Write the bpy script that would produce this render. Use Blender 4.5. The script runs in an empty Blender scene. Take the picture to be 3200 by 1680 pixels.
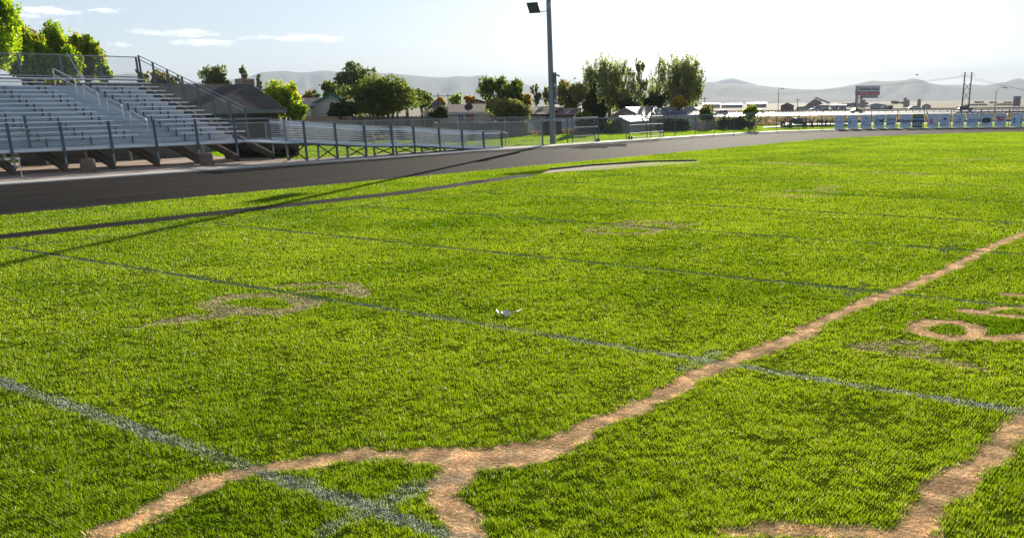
import bpy, math, random
import numpy as np
from mathutils import Vector, Matrix
C = bpy.context.scene.collection
R = math.radians
rng = np.random.default_rng(7)
random.seed(11)

# ------------------------------------------------------------------ camera solve (used to survey the place)
F, CX, CY, H = 2881., 1905., 1213., 2.64
pitch, roll, yaw = R(17.08), R(.82), R(54.59)
_f = np.array([math.sin(yaw)*math.cos(pitch), math.cos(yaw)*math.cos(pitch), -math.sin(pitch)])
_r = np.array([math.cos(yaw), -math.sin(yaw), 0.]); _d = np.cross(_f, _r)
M3 = np.array([math.cos(roll)*_r+math.sin(roll)*_d, -math.sin(roll)*_r+math.cos(roll)*_d, _f])
def ray(x, y): return M3.T @ np.array([(x-CX)/F, (y-CY)/F, 1.])
def G(x, y, z=0.):
    d = ray(x, y); t = (z-H)/d[2]; return (d[0]*t, d[1]*t)
def AD(x, y, D):
    d = ray(x, y); t = D/math.hypot(d[0], d[1]); return (d[0]*t, d[1]*t, H+d[2]*t)
def AY(x, y, Y):
    d = ray(x, y); t = Y/d[1]; return (d[0]*t, Y, H+d[2]*t)
def AX(x, y, X):
    d = ray(x, y); t = X/d[0]; return (X, d[1]*t, H+d[2]*t)

# ------------------------------------------------------------------ helpers
def tag(o, label=None, cat=None, group=None, kind=None):
    if label: o['label'] = label
    if cat: o['category'] = cat
    if group: o['group'] = group
    if kind: o['kind'] = kind
    return o
def thing(name, loc, label, cat, group=None, rz=0):
    o = bpy.data.objects.new(name, None); C.objects.link(o)
    o.location = loc; o.rotation_euler = (0, 0, rz)
    return tag(o, label, cat, group)
class MB:
    def __init__(s): s.v = []; s.f = []; s.uv = None
    def add(s, vs, fs):
        n = len(s.v); s.v += [tuple(map(float, v)) for v in vs]; s.f += [tuple(i+n for i in f) for f in fs]; return s
    def box(s, x0, x1, y0, y1, z0, z1):
        return s.add([(x0,y0,z0),(x1,y0,z0),(x1,y1,z0),(x0,y1,z0),(x0,y0,z1),(x1,y0,z1),(x1,y1,z1),(x0,y1,z1)],
                     [(0,3,2,1),(4,5,6,7),(0,1,5,4),(1,2,6,5),(2,3,7,6),(3,0,4,7)])
    def bar(s, p, q, w, h=None, up=(0,0,1)):
        h = h or w; p = Vector(p); q = Vector(q); d = (q-p).normalized(); u = Vector(up)
        a = d.cross(u)
        if a.length < 1e-4: a = d.cross(Vector((1,0,0)))
        a.normalize(); b = a.cross(d).normalized()
        vs = []
        for c in (p, q):
            for i, j in ((-1,-1),(1,-1),(1,1),(-1,1)): vs.append(c+a*(i*w/2)+b*(j*h/2))
        return s.add(vs, [(0,1,2,3),(7,6,5,4),(0,4,5,1),(1,5,6,2),(2,6,7,3),(3,7,4,0)])
    def tube(s, p, q, r, r2=None, n=8, cap=True):
        r2 = r if r2 is None else r2; p = Vector(p); q = Vector(q); d = (q-p).normalized()
        a = d.orthogonal().normalized(); b = d.cross(a)
        vs = []
        for c, rr in ((p, r), (q, r2)):
            for i in range(n):
                t = 2*math.pi*i/n; vs.append(c+a*(rr*math.cos(t))+b*(rr*math.sin(t)))
        fs = [(i, (i+1)%n, n+(i+1)%n, n+i) for i in range(n)]
        if cap: fs += [tuple(range(n))[::-1], tuple(range(n, 2*n))]
        return s.add(vs, fs)
    def path(s, pts, r, n=8):
        for a, b in zip(pts, pts[1:]): s.tube(a, b, r, n=n)
        return s
    def prism(s, poly, y0, y1):      # poly in (x,z), extruded along y
        n = len(poly)
        vs = [(x, y0, z) for x, z in poly]+[(x, y1, z) for x, z in poly]
        fs = [tuple(range(n)), tuple(range(n, 2*n))[::-1]]+[(i, n+i, n+(i+1)%n, (i+1)%n) for i in range(n)]
        return s.add(vs, fs)
    def quad(s, a, b, c, d): return s.add([a, b, c, d], [(0,1,2,3)])
    def build(s, name, m, parent=None, smooth=False, org=None):
        me = bpy.data.meshes.new(name)
        off = Vector((0,0,0)) if org is None else Vector(org)
        me.from_pydata([(v[0]-off.x, v[1]-off.y, v[2]-off.z) for v in s.v], [], s.f)
        me.materials.append(m)
        if smooth: me.polygons.foreach_set('use_smooth', [True]*len(me.polygons))
        me.update()
        o = bpy.data.objects.new(name, me); C.objects.link(o)
        if parent: o.parent = parent
        return o
def W(parent):   # world origin of a thing built in world coordinates
    p = parent
    v = Vector((0,0,0))
    while p is not None: v += p.location; p = p.parent
    return v
def part(mb, name, m, parent, smooth=False):
    return mb.build(name, m, parent, smooth, W(parent))
def dup(root, loc, rz=None, label=None, group=None):
    r = root.copy(); C.objects.link(r); r.location = loc
    if rz is not None: r.rotation_euler = (0,0,rz)
    if label: r['label'] = label
    if group: r['group'] = group
    for ch in root.children:
        c = ch.copy(); C.objects.link(c); c.parent = r
        for g_ in ch.children:
            d = g_.copy(); C.objects.link(d); d.parent = c
    return r
def np_mesh(name, V, Fc, k, mats, cols=None, parent=None, smooth=False):
    me = bpy.data.meshes.new(name)
    me.vertices.add(len(V)); me.vertices.foreach_set('co', np.asarray(V, np.float32).ravel())
    nf = len(Fc); me.loops.add(nf*k); me.loops.foreach_set('vertex_index', np.asarray(Fc, np.int32).ravel())
    me.polygons.add(nf); me.polygons.foreach_set('loop_start', np.arange(0, nf*k, k, dtype=np.int32))
    me.polygons.foreach_set('loop_total', np.full(nf, k, np.int32))
    for m in mats: me.materials.append(m)
    if cols is not None:
        a = me.color_attributes.new('Col', 'FLOAT_COLOR', 'POINT')
        c = np.ones((len(V), 4), np.float32); c[:, :cols.shape[1]] = cols
        a.data.foreach_set('color', c.ravel())
    me.update(calc_edges=True)
    if smooth: me.polygons.foreach_set('use_smooth', [True]*nf)
    o = bpy.data.objects.new(name, me); C.objects.link(o)
    if parent: o.parent = parent
    return o
def vnoise(x, y, s, seed=0):      # value noise 0..1
    x = x/s; y = y/s; xi = np.floor(x).astype(np.int64); yi = np.floor(y).astype(np.int64)
    fx = x-xi; fy = y-yi; fx = fx*fx*(3-2*fx); fy = fy*fy*(3-2*fy)
    def h(a, b):
        n = (a*374761393+b*668265263+seed*1442695041) & 0xffffffff
        n = ((n ^ (n >> 13))*1274126177) & 0xffffffff
        return ((n ^ (n >> 16)) & 0xffff)/65535.
    return (h(xi,yi)*(1-fx)+h(xi+1,yi)*fx)*(1-fy)+(h(xi,yi+1)*(1-fx)+h(xi+1,yi+1)*fx)*fy

# ------------------------------------------------------------------ materials
def newmat(name):
    m = bpy.data.materials.new(name); m.use_nodes = True; nt = m.node_tree
    for n in list(nt.nodes): nt.nodes.remove(n)
    return m, nt
def N(nt, t, **k):
    n = nt.nodes.new(t)
    for a, b in k.items(): setattr(n, a, b)
    return n
def pbr(name, col, rough=.7, metal=0., col2=None, scale=4., detail=4., bump=0., bscale=None, stretch=(1,1,1), spec=.5, trans=0., coord='Object', thr=(.35,.65)):
    m, nt = newmat(name); L = nt.links
    out = N(nt, 'ShaderNodeOutputMaterial'); b = N(nt, 'ShaderNodeBsdfPrincipled')
    L.new(b.outputs[0], out.inputs[0])
    b.inputs['Base Color'].default_value = (*col, 1); b.inputs['Roughness'].default_value = rough
    b.inputs['Metallic'].default_value = metal; b.inputs['Specular IOR Level'].default_value = spec
    if col2 is not None or bump:
        tc = N(nt, 'ShaderNodeTexCoord'); mp = N(nt, 'ShaderNodeMapping'); mp.inputs['Scale'].default_value = stretch
        L.new(tc.outputs[coord], mp.inputs[0])
        n = N(nt, 'ShaderNodeTexNoise'); n.inputs['Scale'].default_value = scale; n.inputs['Detail'].default_value = detail
        n.inputs['Roughness'].default_value = .6
        L.new(mp.outputs[0], n.inputs['Vector'])
        if col2 is not None:
            r = N(nt, 'ShaderNodeValToRGB'); r.color_ramp.elements[0].position = thr[0]; r.color_ramp.elements[1].position = thr[1]
            r.color_ramp.elements[0].color = (*col, 1); r.color_ramp.elements[1].color = (*col2, 1)
            L.new(n.outputs[0], r.inputs[0]); L.new(r.outputs[0], b.inputs['Base Color'])
        if bump:
            n2 = n
            if bscale:
                n2 = N(nt, 'ShaderNodeTexNoise'); n2.inputs['Scale'].default_value = bscale; n2.inputs['Detail'].default_value = 3
                L.new(mp.outputs[0], n2.inputs['Vector'])
            bp = N(nt, 'ShaderNodeBump'); bp.inputs['Strength'].default_value = bump; bp.inputs['Distance'].default_value = .05
            L.new(n2.outputs[0], bp.inputs['Height']); L.new(bp.outputs[0], b.inputs['Normal'])
    return m
def leafmat(name, trl=.5, rough=.45, spec=.35, gain=1.):
    m, nt = newmat(name); L = nt.links
    out = N(nt, 'ShaderNodeOutputMaterial'); at = N(nt, 'ShaderNodeAttribute', attribute_name='Col')
    df = N(nt, 'ShaderNodeBsdfDiffuse'); tr = N(nt, 'ShaderNodeBsdfTranslucent'); gl = N(nt, 'ShaderNodeBsdfGlossy')
    gl.inputs['Roughness'].default_value = rough; gl.inputs['Color'].default_value = (1,1,.95,1)
    hs = N(nt, 'ShaderNodeHueSaturation'); hs.inputs['Saturation'].default_value = 1.05; hs.inputs['Value'].default_value = 1.25*gain
    hs.inputs['Hue'].default_value = .492
    L.new(at.outputs[0], df.inputs[0]); L.new(at.outputs[0], hs.inputs['Color']); L.new(hs.outputs[0], tr.inputs[0])
    mx = N(nt, 'ShaderNodeMixShader'); mx.inputs[0].default_value = trl
    L.new(df.outputs[0], mx.inputs[1]); L.new(tr.outputs[0], mx.inputs[2])
    fr = N(nt, 'ShaderNodeFresnel'); fr.inputs['IOR'].default_value = 1.4
    ml = N(nt, 'ShaderNodeMath', operation='MULTIPLY'); ml.inputs[1].default_value = spec; L.new(fr.outputs[0], ml.inputs[0])
    m2 = N(nt, 'ShaderNodeMixShader'); L.new(ml.outputs[0], m2.inputs[0]); L.new(mx.outputs[0], m2.inputs[1]); L.new(gl.outputs[0], m2.inputs[2])
    L.new(m2.outputs[0], out.inputs[0]); return m
def colmat(name, rough=.9, bump=.3, bscale=30.):
    m, nt = newmat(name); L = nt.links
    out = N(nt, 'ShaderNodeOutputMaterial'); at = N(nt, 'ShaderNodeAttribute', attribute_name='Col'); b = N(nt, 'ShaderNodeBsdfPrincipled')
    b.inputs['Roughness'].default_value = rough; b.inputs['Specular IOR Level'].default_value = 0.
    tc = N(nt, 'ShaderNodeTexCoord'); n = N(nt, 'ShaderNodeTexNoise'); n.inputs['Scale'].default_value = bscale; n.inputs['Detail'].default_value = 5
    L.new(tc.outputs['Object'], n.inputs['Vector'])
    mx = N(nt, 'ShaderNodeMix', data_type='RGBA', blend_type='MULTIPLY'); mx.inputs[0].default_value = 1
    rp = N(nt, 'ShaderNodeValToRGB'); rp.color_ramp.elements[0].position = .3; rp.color_ramp.elements[1].position = .7
    rp.color_ramp.elements[0].color = (.55,.55,.5,1); rp.color_ramp.elements[1].color = (1.2,1.2,1.15,1)
    L.new(n.outputs[0], rp.inputs[0]); L.new(at.outputs[0], mx.inputs[6]); L.new(rp.outputs[0], mx.inputs[7]); L.new(mx.outputs[2], b.inputs['Base Color'])
    bp = N(nt, 'ShaderNodeBump'); bp.inputs['Strength'].default_value = bump; bp.inputs['Distance'].default_value = .04
    L.new(n.outputs[0], bp.inputs['Height']); L.new(bp.outputs[0], b.inputs['Normal'])
    L.new(b.outputs[0], out.inputs[0]); return m
def linkmat(name, col=(.33,.36,.38), pitch_=.055, wire=.16):   # chain link: diamond wires, open between
    m, nt = newmat(name); L = nt.links
    out = N(nt, 'ShaderNodeOutputMaterial'); b = N(nt, 'ShaderNodeBsdfPrincipled'); t = N(nt, 'ShaderNodeBsdfTransparent')
    b.inputs['Base Color'].default_value = (*col, 1); b.inputs['Metallic'].default_value = .5; b.inputs['Roughness'].default_value = .45
    uv = N(nt, 'ShaderNodeUVMap'); sp = N(nt, 'ShaderNodeSeparateXYZ'); L.new(uv.outputs[0], sp.inputs[0])
    hits = []
    for op in ('ADD', 'SUBTRACT'):
        a = N(nt, 'ShaderNodeMath', operation=op); L.new(sp.outputs[0], a.inputs[0]); L.new(sp.outputs[1], a.inputs[1])
        d = N(nt, 'ShaderNodeMath', operation='DIVIDE'); L.new(a.outputs[0], d.inputs[0]); d.inputs[1].default_value = pitch_*1.41
        f = N(nt, 'ShaderNodeMath', operation='FRACT'); L.new(d.outputs[0], f.inputs[0])
        l = N(nt, 'ShaderNodeMath', operation='LESS_THAN'); L.new(f.outputs[0], l.inputs[0]); l.inputs[1].default_value = wire
        hits.append(l)
    mxm = N(nt, 'ShaderNodeMath', operation='MAXIMUM'); L.new(hits[0].outputs[0], mxm.inputs[0]); L.new(hits[1].outputs[0], mxm.inputs[1])
    mx = N(nt, 'ShaderNodeMixShader'); L.new(mxm.outputs[0], mx.inputs[0]); L.new(t.outputs[0], mx.inputs[1]); L.new(b.outputs[0], mx.inputs[2])
    L.new(mx.outputs[0], out.inputs[0]); return m
def shingle(name, c1, c2, mortar=(.02,.02,.02), sx=.45, sy=.16, rough=.85, bump=.6, spec=.3, bias=0.):
    m, nt = newmat(name); L = nt.links
    out = N(nt, 'ShaderNodeOutputMaterial'); b = N(nt, 'ShaderNodeBsdfPrincipled'); b.inputs['Roughness'].default_value = rough
    b.inputs['Specular IOR Level'].default_value = spec
    uv = N(nt, 'ShaderNodeUVMap'); br = N(nt, 'ShaderNodeTexBrick'); L.new(uv.outputs[0], br.inputs['Vector'])
    br.inputs['Color1'].default_value = (*c1, 1); br.inputs['Color2'].default_value = (*c2, 1); br.inputs['Mortar'].default_value = (*mortar, 1)
    br.inputs['Scale'].default_value = 1.; br.inputs['Mortar Size'].default_value = .015; br.inputs['Brick Width'].default_value = sx; br.inputs['Row Height'].default_value = sy
    br.inputs['Bias'].default_value = bias
    L.new(br.outputs[0], b.inputs['Base Color'])
    bp = N(nt, 'ShaderNodeBump'); bp.inputs['Strength'].default_value = bump; bp.inputs['Distance'].default_value = .03; bp.invert = True
    L.new(br.outputs['Fac'], bp.inputs['Height']); L.new(bp.outputs[0], b.inputs['Normal']); L.new(b.outputs[0], out.inputs[0]); return m
def uvquads(o, uvs):
    l = o.data.uv_layers.new(name='UVMap'); flat = [c for q in uvs for c in q]
    for i, c in enumerate(flat): l.data[i].uv = c
def panel(name, pts, z0s, z1s, m, parent):     # upright sheet along a polyline of (x,y); uv in metres
    mb = MB(); uvs = []; s = 0
    for i in range(len(pts)-1):
        (xa, ya), (xb, yb) = pts[i], pts[i+1]; d = math.hypot(xb-xa, yb-ya)
        mb.quad((xa,ya,z0s[i]), (xb,yb,z0s[i+1]), (xb,yb,z1s[i+1]), (xa,ya,z1s[i]))
        uvs.append([(s,z0s[i]),(s+d,z0s[i+1]),(s+d,z1s[i+1]),(s,z1s[i])]); s += d
    o = part(mb, name, m, parent); uvquads(o, uvs); return o

mt = {}
mt['alu'] = pbr('aluminium', (.76,.83,.90), .4, .2, (.86,.90,.94), 1.2, 3, stretch=(1,6,6))  # blue of the reflected sky put into the metal colour
mt['alu_worn'] = pbr('worn_aluminium', (.44,.52,.61), .5, .2, (.60,.66,.72), 2., 4, stretch=(.6,4,4))  # worn tone, deepened to paint riser shading, with reflected sky blue mixed in
mt['galv'] = pbr('galvanised_steel', (.30,.33,.36), .5, .45, (.42,.44,.46), 6, 4)
mt['post'] = pbr('blue_grey_steel', (.085,.125,.155), .5, .3, (.12,.16,.19), 8, 4)
mt['pipe'] = pbr('bright_pipe', (.55,.57,.6), .32, .6)
mt['dark'] = pbr('dark_steel', (.05,.05,.05), .55, .3, (.09,.08,.07), 6, 4)
mt['beam'] = pbr('rusted_beam', (.13,.105,.085), .75, .1, (.21,.165,.125), 3, 5)
mt['conc'] = pbr('concrete', (.36,.32,.28), .9, 0, (.48,.42,.36), 1.2, 6, bump=.15, bscale=40)
mt['kerb'] = pbr('kerb_concrete', (.50,.46,.42), .85, 0, (.62,.57,.52), 1.5, 6, bump=.1, bscale=40)
mt['pad'] = pbr('pad_concrete', (.40,.29,.215), .9, 0, (.50,.37,.28), .8, 6, bump=.15, bscale=30)
mt['link'] = linkmat('chain_link', wire=.10)
mt['link_fine'] = linkmat('chain_link_far', (.30,.33,.34), .055, .07)
mt['white'] = pbr('white_paint', (.78,.79,.8), .5)
mt['black'] = pbr('black_paint', (.015,.015,.015), .5)
mt['rubber'] = pbr('rubber', (.02,.02,.02), .8)
mt['bark'] = pbr('bark', (.07,.05,.035), .95, 0, (.13,.10,.075), 9, 5, bump=.5, stretch=(1,1,.2))
mt['bark_pale'] = pbr('pale_bark', (.2,.17,.13), .95, 0, (.3,.26,.2), 9, 5, stretch=(1,1,.2))
mt['leaf'] = leafmat('leaf', .6, .42, .06, 1.5)
mt['glass'] = pbr('window_glass', (.03,.04,.05), .08, 0, spec=.8)
def flat(name, c, rough=.8, metal=0., spec=.4): 
    k = 'f_'+name
    if k not in mt: mt[k] = pbr(name, c, rough, metal, tuple(x*.82 for x in c), 1.5, 5, spec=spec)
    return mt[k]

# ------------------------------------------------------------------ field marks, surveyed on the turf
def seg_dist(px, py, pts, closed=False):
    d = np.full(px.shape, 1e9, np.float32); P = list(pts)+([pts[0]] if closed else [])
    for (ax, ay), (bx, by) in zip(P, P[1:]):
        vx, vy = bx-ax, by-ay; L2 = vx*vx+vy*vy+1e-9
        t = np.clip(((px-ax)*vx+(py-ay)*vy)/L2, 0, 1)
        d = np.minimum(d, np.hypot(px-ax-t*vx, py-ay-t*vy))
    return d
def z5(p): return G(2200+p[0]/2.575, 640+p[1]/2.575)
def z1(p): return G(p[0]/2.575, 640+p[1]/2.575)
def z3(p): return G(1000+p[0]/2.575, 1155+p[1]/2.575)
def z4(p): return G(2200+p[0]/2.575, 1155+p[1]/2.575)
def z7(p): return G(1200+p[0]/2.575, 380+p[1]/2.575)
def z8(p): return G(2200+p[0]/2.575, 380+p[1]/2.575)
BROWN = [   # (points, half width, strength)
 ([G(*p) for p in [(300,1692),(349,1668),(420,1628),(485,1600),(540,1562),(565,1550),(621,1526),(718,1489),(816,1466),(905,1452),(994,1440),(1070,1427),(1155,1421),(1272,1425),(1330,1424)]], .12, 1),
 ([G(*p) for p in [(1330,1424),(1400,1428),(1470,1436),(1560,1427),(1660,1412),(1715,1396)]], .22, 1),
 ([G(*p) for p in [(1500,1450),(1560,1445),(1640,1432)]], .16, 1),
 ([G(*p) for p in [(1699,1400),(1757,1374),(1835,1342),(1932,1299),(2000,1271),(2100,1215),(2200,1162),(2277,1135),(2355,1108),(2417,1081),(2500,1053),(2530,1026),(2588,997),(2666,962),(2821,904),(2938,854),(3054,795),(3112,764),(3194,733),(3300,690),(3500,625)]], .125, 1),
 ([G(*p) for p in [(1480,1455),(1440,1480),(1405,1512),(1388,1543),(1408,1582),(1427,1621),(1447,1660),(1465,1700),(1500,1760)]], .115, 1),
 ([G(*p) for p in [(3290,1250),(3200,1325),(3132,1388),(3093,1435),(3015,1473),(2957,1530),(2911,1560),(2880,1621),(2860,1660),(2850,1720)]], .13, 1),
 ([G(*p) for p in [(2316,1672),(2400,1655),(2472,1652),(2588,1668),(2705,1673),(2821,1677),(2900,1690)]], .1, .85),
 ([z5(p) for p in [(1700,975),(1850,940),(2050,945),(2190,1000),(2210,1050),(2010,1080),(1800,1045),(1720,1010)]]+[z5((1700,975))], .12, 1),
 ([z5(p) for p in [(2200,1055),(2330,1075),(2450,1070),(2620,1065),(2800,1080)]], .15, 1),
 ([z5(p) for p in [(2090,855),(2250,865),(2400,830),(2620,825),(2800,840)]], .10, 1),
 ([z5(p) for p in [(2150,870),(2350,885),(2620,910),(2800,930)]], .10, 1),
 ([z5(p) for p in [(2440,722),(2620,735),(2800,745)]], .10, .9),
]
DEAD = [    # half-dead greyish marks: the numerals
 ([z5(p) for p in [(1260,1160),(1430,1130),(1600,1105),(1780,1120),(1830,1155),(1760,1200),(1600,1195),(1480,1180),(1400,1150)]], .10, .8),
 ([z5(p) for p in [(1500,1190),(1700,1225),(1950,1270),(2250,1320)]], .10, .75),
 ([z1(p) for p in [(1690,790),(1800,755),(2050,730),(2300,740),(2490,790),(2450,835),(2250,868),(2000,872),(1850,845),(1710,815),(1690,790)]], .17, .9),
 ([z1(p) for p in [(1060,1005),(1200,975),(1400,930),(1560,900)]], .09, .85),
 ([z1(p) for p in [(1400,935),(1560,915),(1770,905)]], .17, .85),
 ([G(*p) for p in [(880,897),(990,888),(1090,890),(1135,925)]], .13, .8),
 ([G(*p) for p in [(940,910),(1040,905),(1130,925)]], .13, .8),
 ([z7(p) for p in [(1640,878),(1750,857),(2000,850),(2200,873),(2150,902),(1900,908),(1700,896),(1640,878)]], .15, .8),
 ([z7(p) for p in [(1890,825),(2000,802),(2150,800)]], .14, .8),
 ([z7(p) for p in [(1900,830),(2120,832),(2250,812),(2330,830)]], .16, .7),
 ([z7(p) for p in [(2330,855),(2400,830),(2490,828)]], .16, .7),
 ([z8(p) for p in [(500,592),(700,603),(980,600)]], .2, .65),
 ([z8(p) for p in [(700,560),(900,555),(1090,572)]], .18, .65),
 ([z8(p) for p in [(930,540),(1060,525)]], .25, .65),
 ([z8(p) for p in [(1380,415),(1560,405),(1750,430)]], .3, .5),
 ([z8(p) for p in [(1980,315),(2300,302)]], .4, .45),
 ([z8(p) for p in [(490,333),(760,342),(1060,352)]], .45, .6),
]
XA, YS = 3.79, 20.99
LINES = []
for i in range(-2, 14):
    x = XA+4.572*i; LINES.append(([(x, -14), (x, YS-.15)], .08 if i < 1 else .07 if i < 4 else .08, .9 if i < 4 else .95))
LINES.append(([(0, YS), (70, YS)], .07, .7))
for i in range(-2, 12):
    x = XA+4.572*i; y = YS-16.26
    LINES.append(([(x-.42, y-.03), (x+.42, y+.03)], .075, .55))
LINES.append(([z3(p) for p in [(100,1275),(500,1120),(800,960),(1080,880)]], .07, .6))
def masks(x, y):
    e = (vnoise(x, y, .24, 3)-.5)*.13+(vnoise(x, y, .075, 4)-.5)*.11
    br = np.zeros(x.shape, np.float32); de = br.copy(); ln = br.copy()
    def near(pts, pad):
        P = np.array(pts); return (x > P[:,0].min()-pad) & (x < P[:,0].max()+pad) & (y > P[:,1].min()-pad) & (y < P[:,1].max()+pad)
    for lst, arr in ((BROWN, br), (DEAD, de)):
        for pts, w, s in lst:
            k = near(pts, w+.4)
            if not k.any(): continue
            d = seg_dist(x[k], y[k], pts)*(1.18 if lst is BROWN else 1.)+e[k]
            arr[k] = np.maximum(arr[k], s*np.clip((w-d)/.075+.5, 0, 1)*(1. if lst is BROWN else np.clip(1.9*vnoise(x[k], y[k], .14, 71)+.15, 0, 1)))
    for pts, w, s in LINES:
        k = near(pts, .4)
        if not k.any(): continue
        d = seg_dist(x[k], y[k], pts)+e[k]*.45
        ln[k] = np.maximum(ln[k], s*np.clip((w-d)/.05+.5, 0, 1))
    ln *= np.clip(.45+1.1*vnoise(x, y, .5, 9), 0, 1)
    return br, de, ln

# field surface limits: turf inside the track; strip between runway and track
def inner_edge(X):  # y of the track's inner edge
    pts = np.array([(-30,28.1),(60,28.05),(66,28),(70,27.3),(75,25.3),(80,23),(84,20.3),(87.5,16.5),(90,11.5),(91.3,5),(91.6,-3)])
    return np.interp(X, pts[:,0], pts[:,1])
RW0, RW1 = 22.55, 23.55    # runway strip
PIT = (28.6, 39.2, 24.3, 25.7)
def on_turf(x, y):
    k = (y < inner_edge(x)-.02) & (x < 91.3)
    rw = (x < 21) & (y > RW0) & (y < RW1)
    t = np.clip((x-21)/8, 0, 1); yc = 23.05+t*1.35; rw |= (x >= 21) & (x < 29) & (np.abs(y-yc) < .45)
    pit = (x > PIT[0]-.2) & (x < PIT[1]) & (y > PIT[2]) & (y < PIT[3])
    return k & ~rw & ~pit
def turf_col(x, y):
    n1 = vnoise(x, y, 2.3, 21); n2 = vnoise(x, y, .45, 22); n3 = vnoise(x, y, 9., 23); n4 = vnoise(x*.35+y, y*.35-x, 1.1, 24)
    t = np.clip(.45*n1+.2*n2+.25*n3+.35*n4-.12, 0, 1)[:, None]
    a = np.array([.088, .210, .007]); b = np.array([.335, .475, .034])
    return a*(1-t)+b*t
def make_turf():
    # base sheet in turf colour, shade between the near blades painted in, fine enough to carry the worn marks
    def sheet(xs, ys, z):
        X, Y = np.meshgrid(xs, ys, indexing='ij'); x = X.ravel(); y = Y.ravel()
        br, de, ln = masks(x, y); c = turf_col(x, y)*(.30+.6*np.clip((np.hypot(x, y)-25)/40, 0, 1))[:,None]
        tan = np.array([.66,.44,.25]); tn_ = (.6+.95*vnoise(x, y, .13, 61))[:,None]; c = c*(1-br[:,None])+tan*tn_*br[:,None]
        dead = np.array([.27,.24,.15]); c = c*(1-.8*de[:,None])+dead*.8*de[:,None]
        pt = np.array([.16,.2,.17]); c = c*(1-.6*ln[:,None])+pt*.6*ln[:,None]
        nx, ny = len(xs), len(ys); I = np.arange(nx*ny).reshape(nx, ny)
        Fq = np.stack([I[:-1,:-1], I[1:,:-1], I[1:,1:], I[:-1,1:]], -1).reshape(-1, 4)
        cx = x[Fq].mean(1); cy = y[Fq].mean(1); Fq = Fq[cy < inner_edge(cx)]
        Z = np.full(x.shape, z)
        return np.stack([x, y, Z], 1), Fq, c
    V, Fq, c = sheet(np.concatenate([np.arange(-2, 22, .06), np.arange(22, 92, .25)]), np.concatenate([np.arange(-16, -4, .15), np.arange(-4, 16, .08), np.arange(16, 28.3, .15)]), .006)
    o = np_mesh('playing_field', V, Fq, 4, [colmat('turf_base', bscale=25.)], c); tag(o, kind='structure', label='flat turf of the playing field')
    # blades
    yaw0 = math.atan2(_f[0], _f[1])
    def gen(n, r0, r1, a0, a1, expo):
        u = rng.random(n); r = (r0**expo+u*(r1**expo-r0**expo))**(1/expo)
        a = a0+(a1-a0)*rng.random(n); return r, a
    nb = 3500000
    r, a = gen(nb, 3.2, 96, yaw0-R(42), yaw0+R(34), .42)
    x = r*np.sin(a); y = r*np.cos(a)
    k = on_turf(x, y); x = x[k]; y = y[k]; r = r[k]
    # clumps: pull blades towards tuft centres
    cs = .024+.0004*r
    gx = np.floor(x/cs); gy = np.floor(y/cs)
    jx = vnoise(gx*7.3, gy*3.1, 1., 51); jy = vnoise(gx*2.9, gy*8.7, 1., 52)
    x = x+((gx+jx)*cs-x)*.45; y = y+((gy+jy)*cs-y)*.45
    br, de, ln = masks(x, y)
    cl = .52*vnoise(x, y, .055, 31)+.30*vnoise(x*.8+y*.3, y-x*.3, .17, 32)+.18*vnoise(x, y, .5, 33)
    cl = np.clip((cl-.5)*(1.7-.8*np.clip((r-8)/25, 0, 1))+.5, 0, 1)
    keep = rng.random(len(x)) < np.clip(.16+1.6*cl, 0, 1)*(1-.35*br)
    x, y, r, br, de, ln, cl = [q[keep] for q in (x, y, r, br, de, ln, cl)]
    n = len(x)
    w = np.maximum(.0031, .0004*r)*(.7+.7*rng.random(n))
    h = (.010+.030*cl+.007*rng.random(n))*(.75+.5*rng.random(n))*(1-.55*de)*(1-.3*ln)*(1-.5*br)
    th = rng.random(n)*2*math.pi
    lean = (.25+.55*rng.random(n))+br*1.5+de*.6
    wd = np.array([-.5, .25])
    la = rng.random(n)*2*math.pi
    lx = np.cos(la)*lean*h*.8+wd[0]*h*.25; ly = np.sin(la)*lean*h*.8+wd[1]*h*.25
    hz = h/np.sqrt(1+.3*lean*lean)
    bx = np.cos(th)*w/2; by = np.sin(th)*w/2
    z0 = .004
    V = np.empty((n, 3, 3), np.float32)
    V[:,0] = np.stack([x-bx, y-by, np.full(n, z0)], 1); V[:,1] = np.stack([x+bx, y+by, np.full(n, z0)], 1)
    V[:,2] = np.stack([x+lx, y+ly, z0+hz], 1)
    c = turf_col(x, y)*(.65+.7*rng.random(n))[:,None]
    yel = rng.random(n) < .10; c[yel] = c[yel]*np.array([1.5,1.15,1.3])
    tan = np.array([1.0,.72,.43])*((.6+.7*rng.random(n))*(.55+1.1*vnoise(x, y, .13, 61)))[:,None]
    sel = (rng.random(n) < br*.97); c[sel] = tan[sel]
    dd = np.array([.66,.54,.33])*(.6+.7*rng.random(n))[:,None]; sel = rng.random(n) < de*.85; c[sel] = dd[sel]
    q_ = np.clip((r-9)/5, 0, 1)[:,None]; pp = (np.array([.42,.45,.45])*(1-q_)+np.array([.045,.085,.06])*q_)*(.55+.8*rng.random(n))[:,None]; sel = rng.random(n) < ln*(.8+.3*np.clip((r-10)/8, 0, 1)); c[sel] = pp[sel]  # far line blades painted dark, the backlit look put into their colour
    spk = rng.random(n) < .006; c[spk] = np.array([.85,.84,.72]); straw = rng.random(n) < .045; c[straw] = np.array([.42,.36,.16])*(.7+.5*rng.random(straw.sum()))[:,None]  # near-white specks paint sun glints on random blades; straw is dead grass
    c3 = np.repeat(c, 3, axis=0)
    o = np_mesh('grass', V.reshape(-1, 3), np.arange(n*3).reshape(n, 3), 3, [leafmat('grass_blade', .62, .35, .035)], c3)
    tag(o, 'short sunlit green grass blades covering the playing field', 'grass', kind='stuff')
make_turf()

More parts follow.
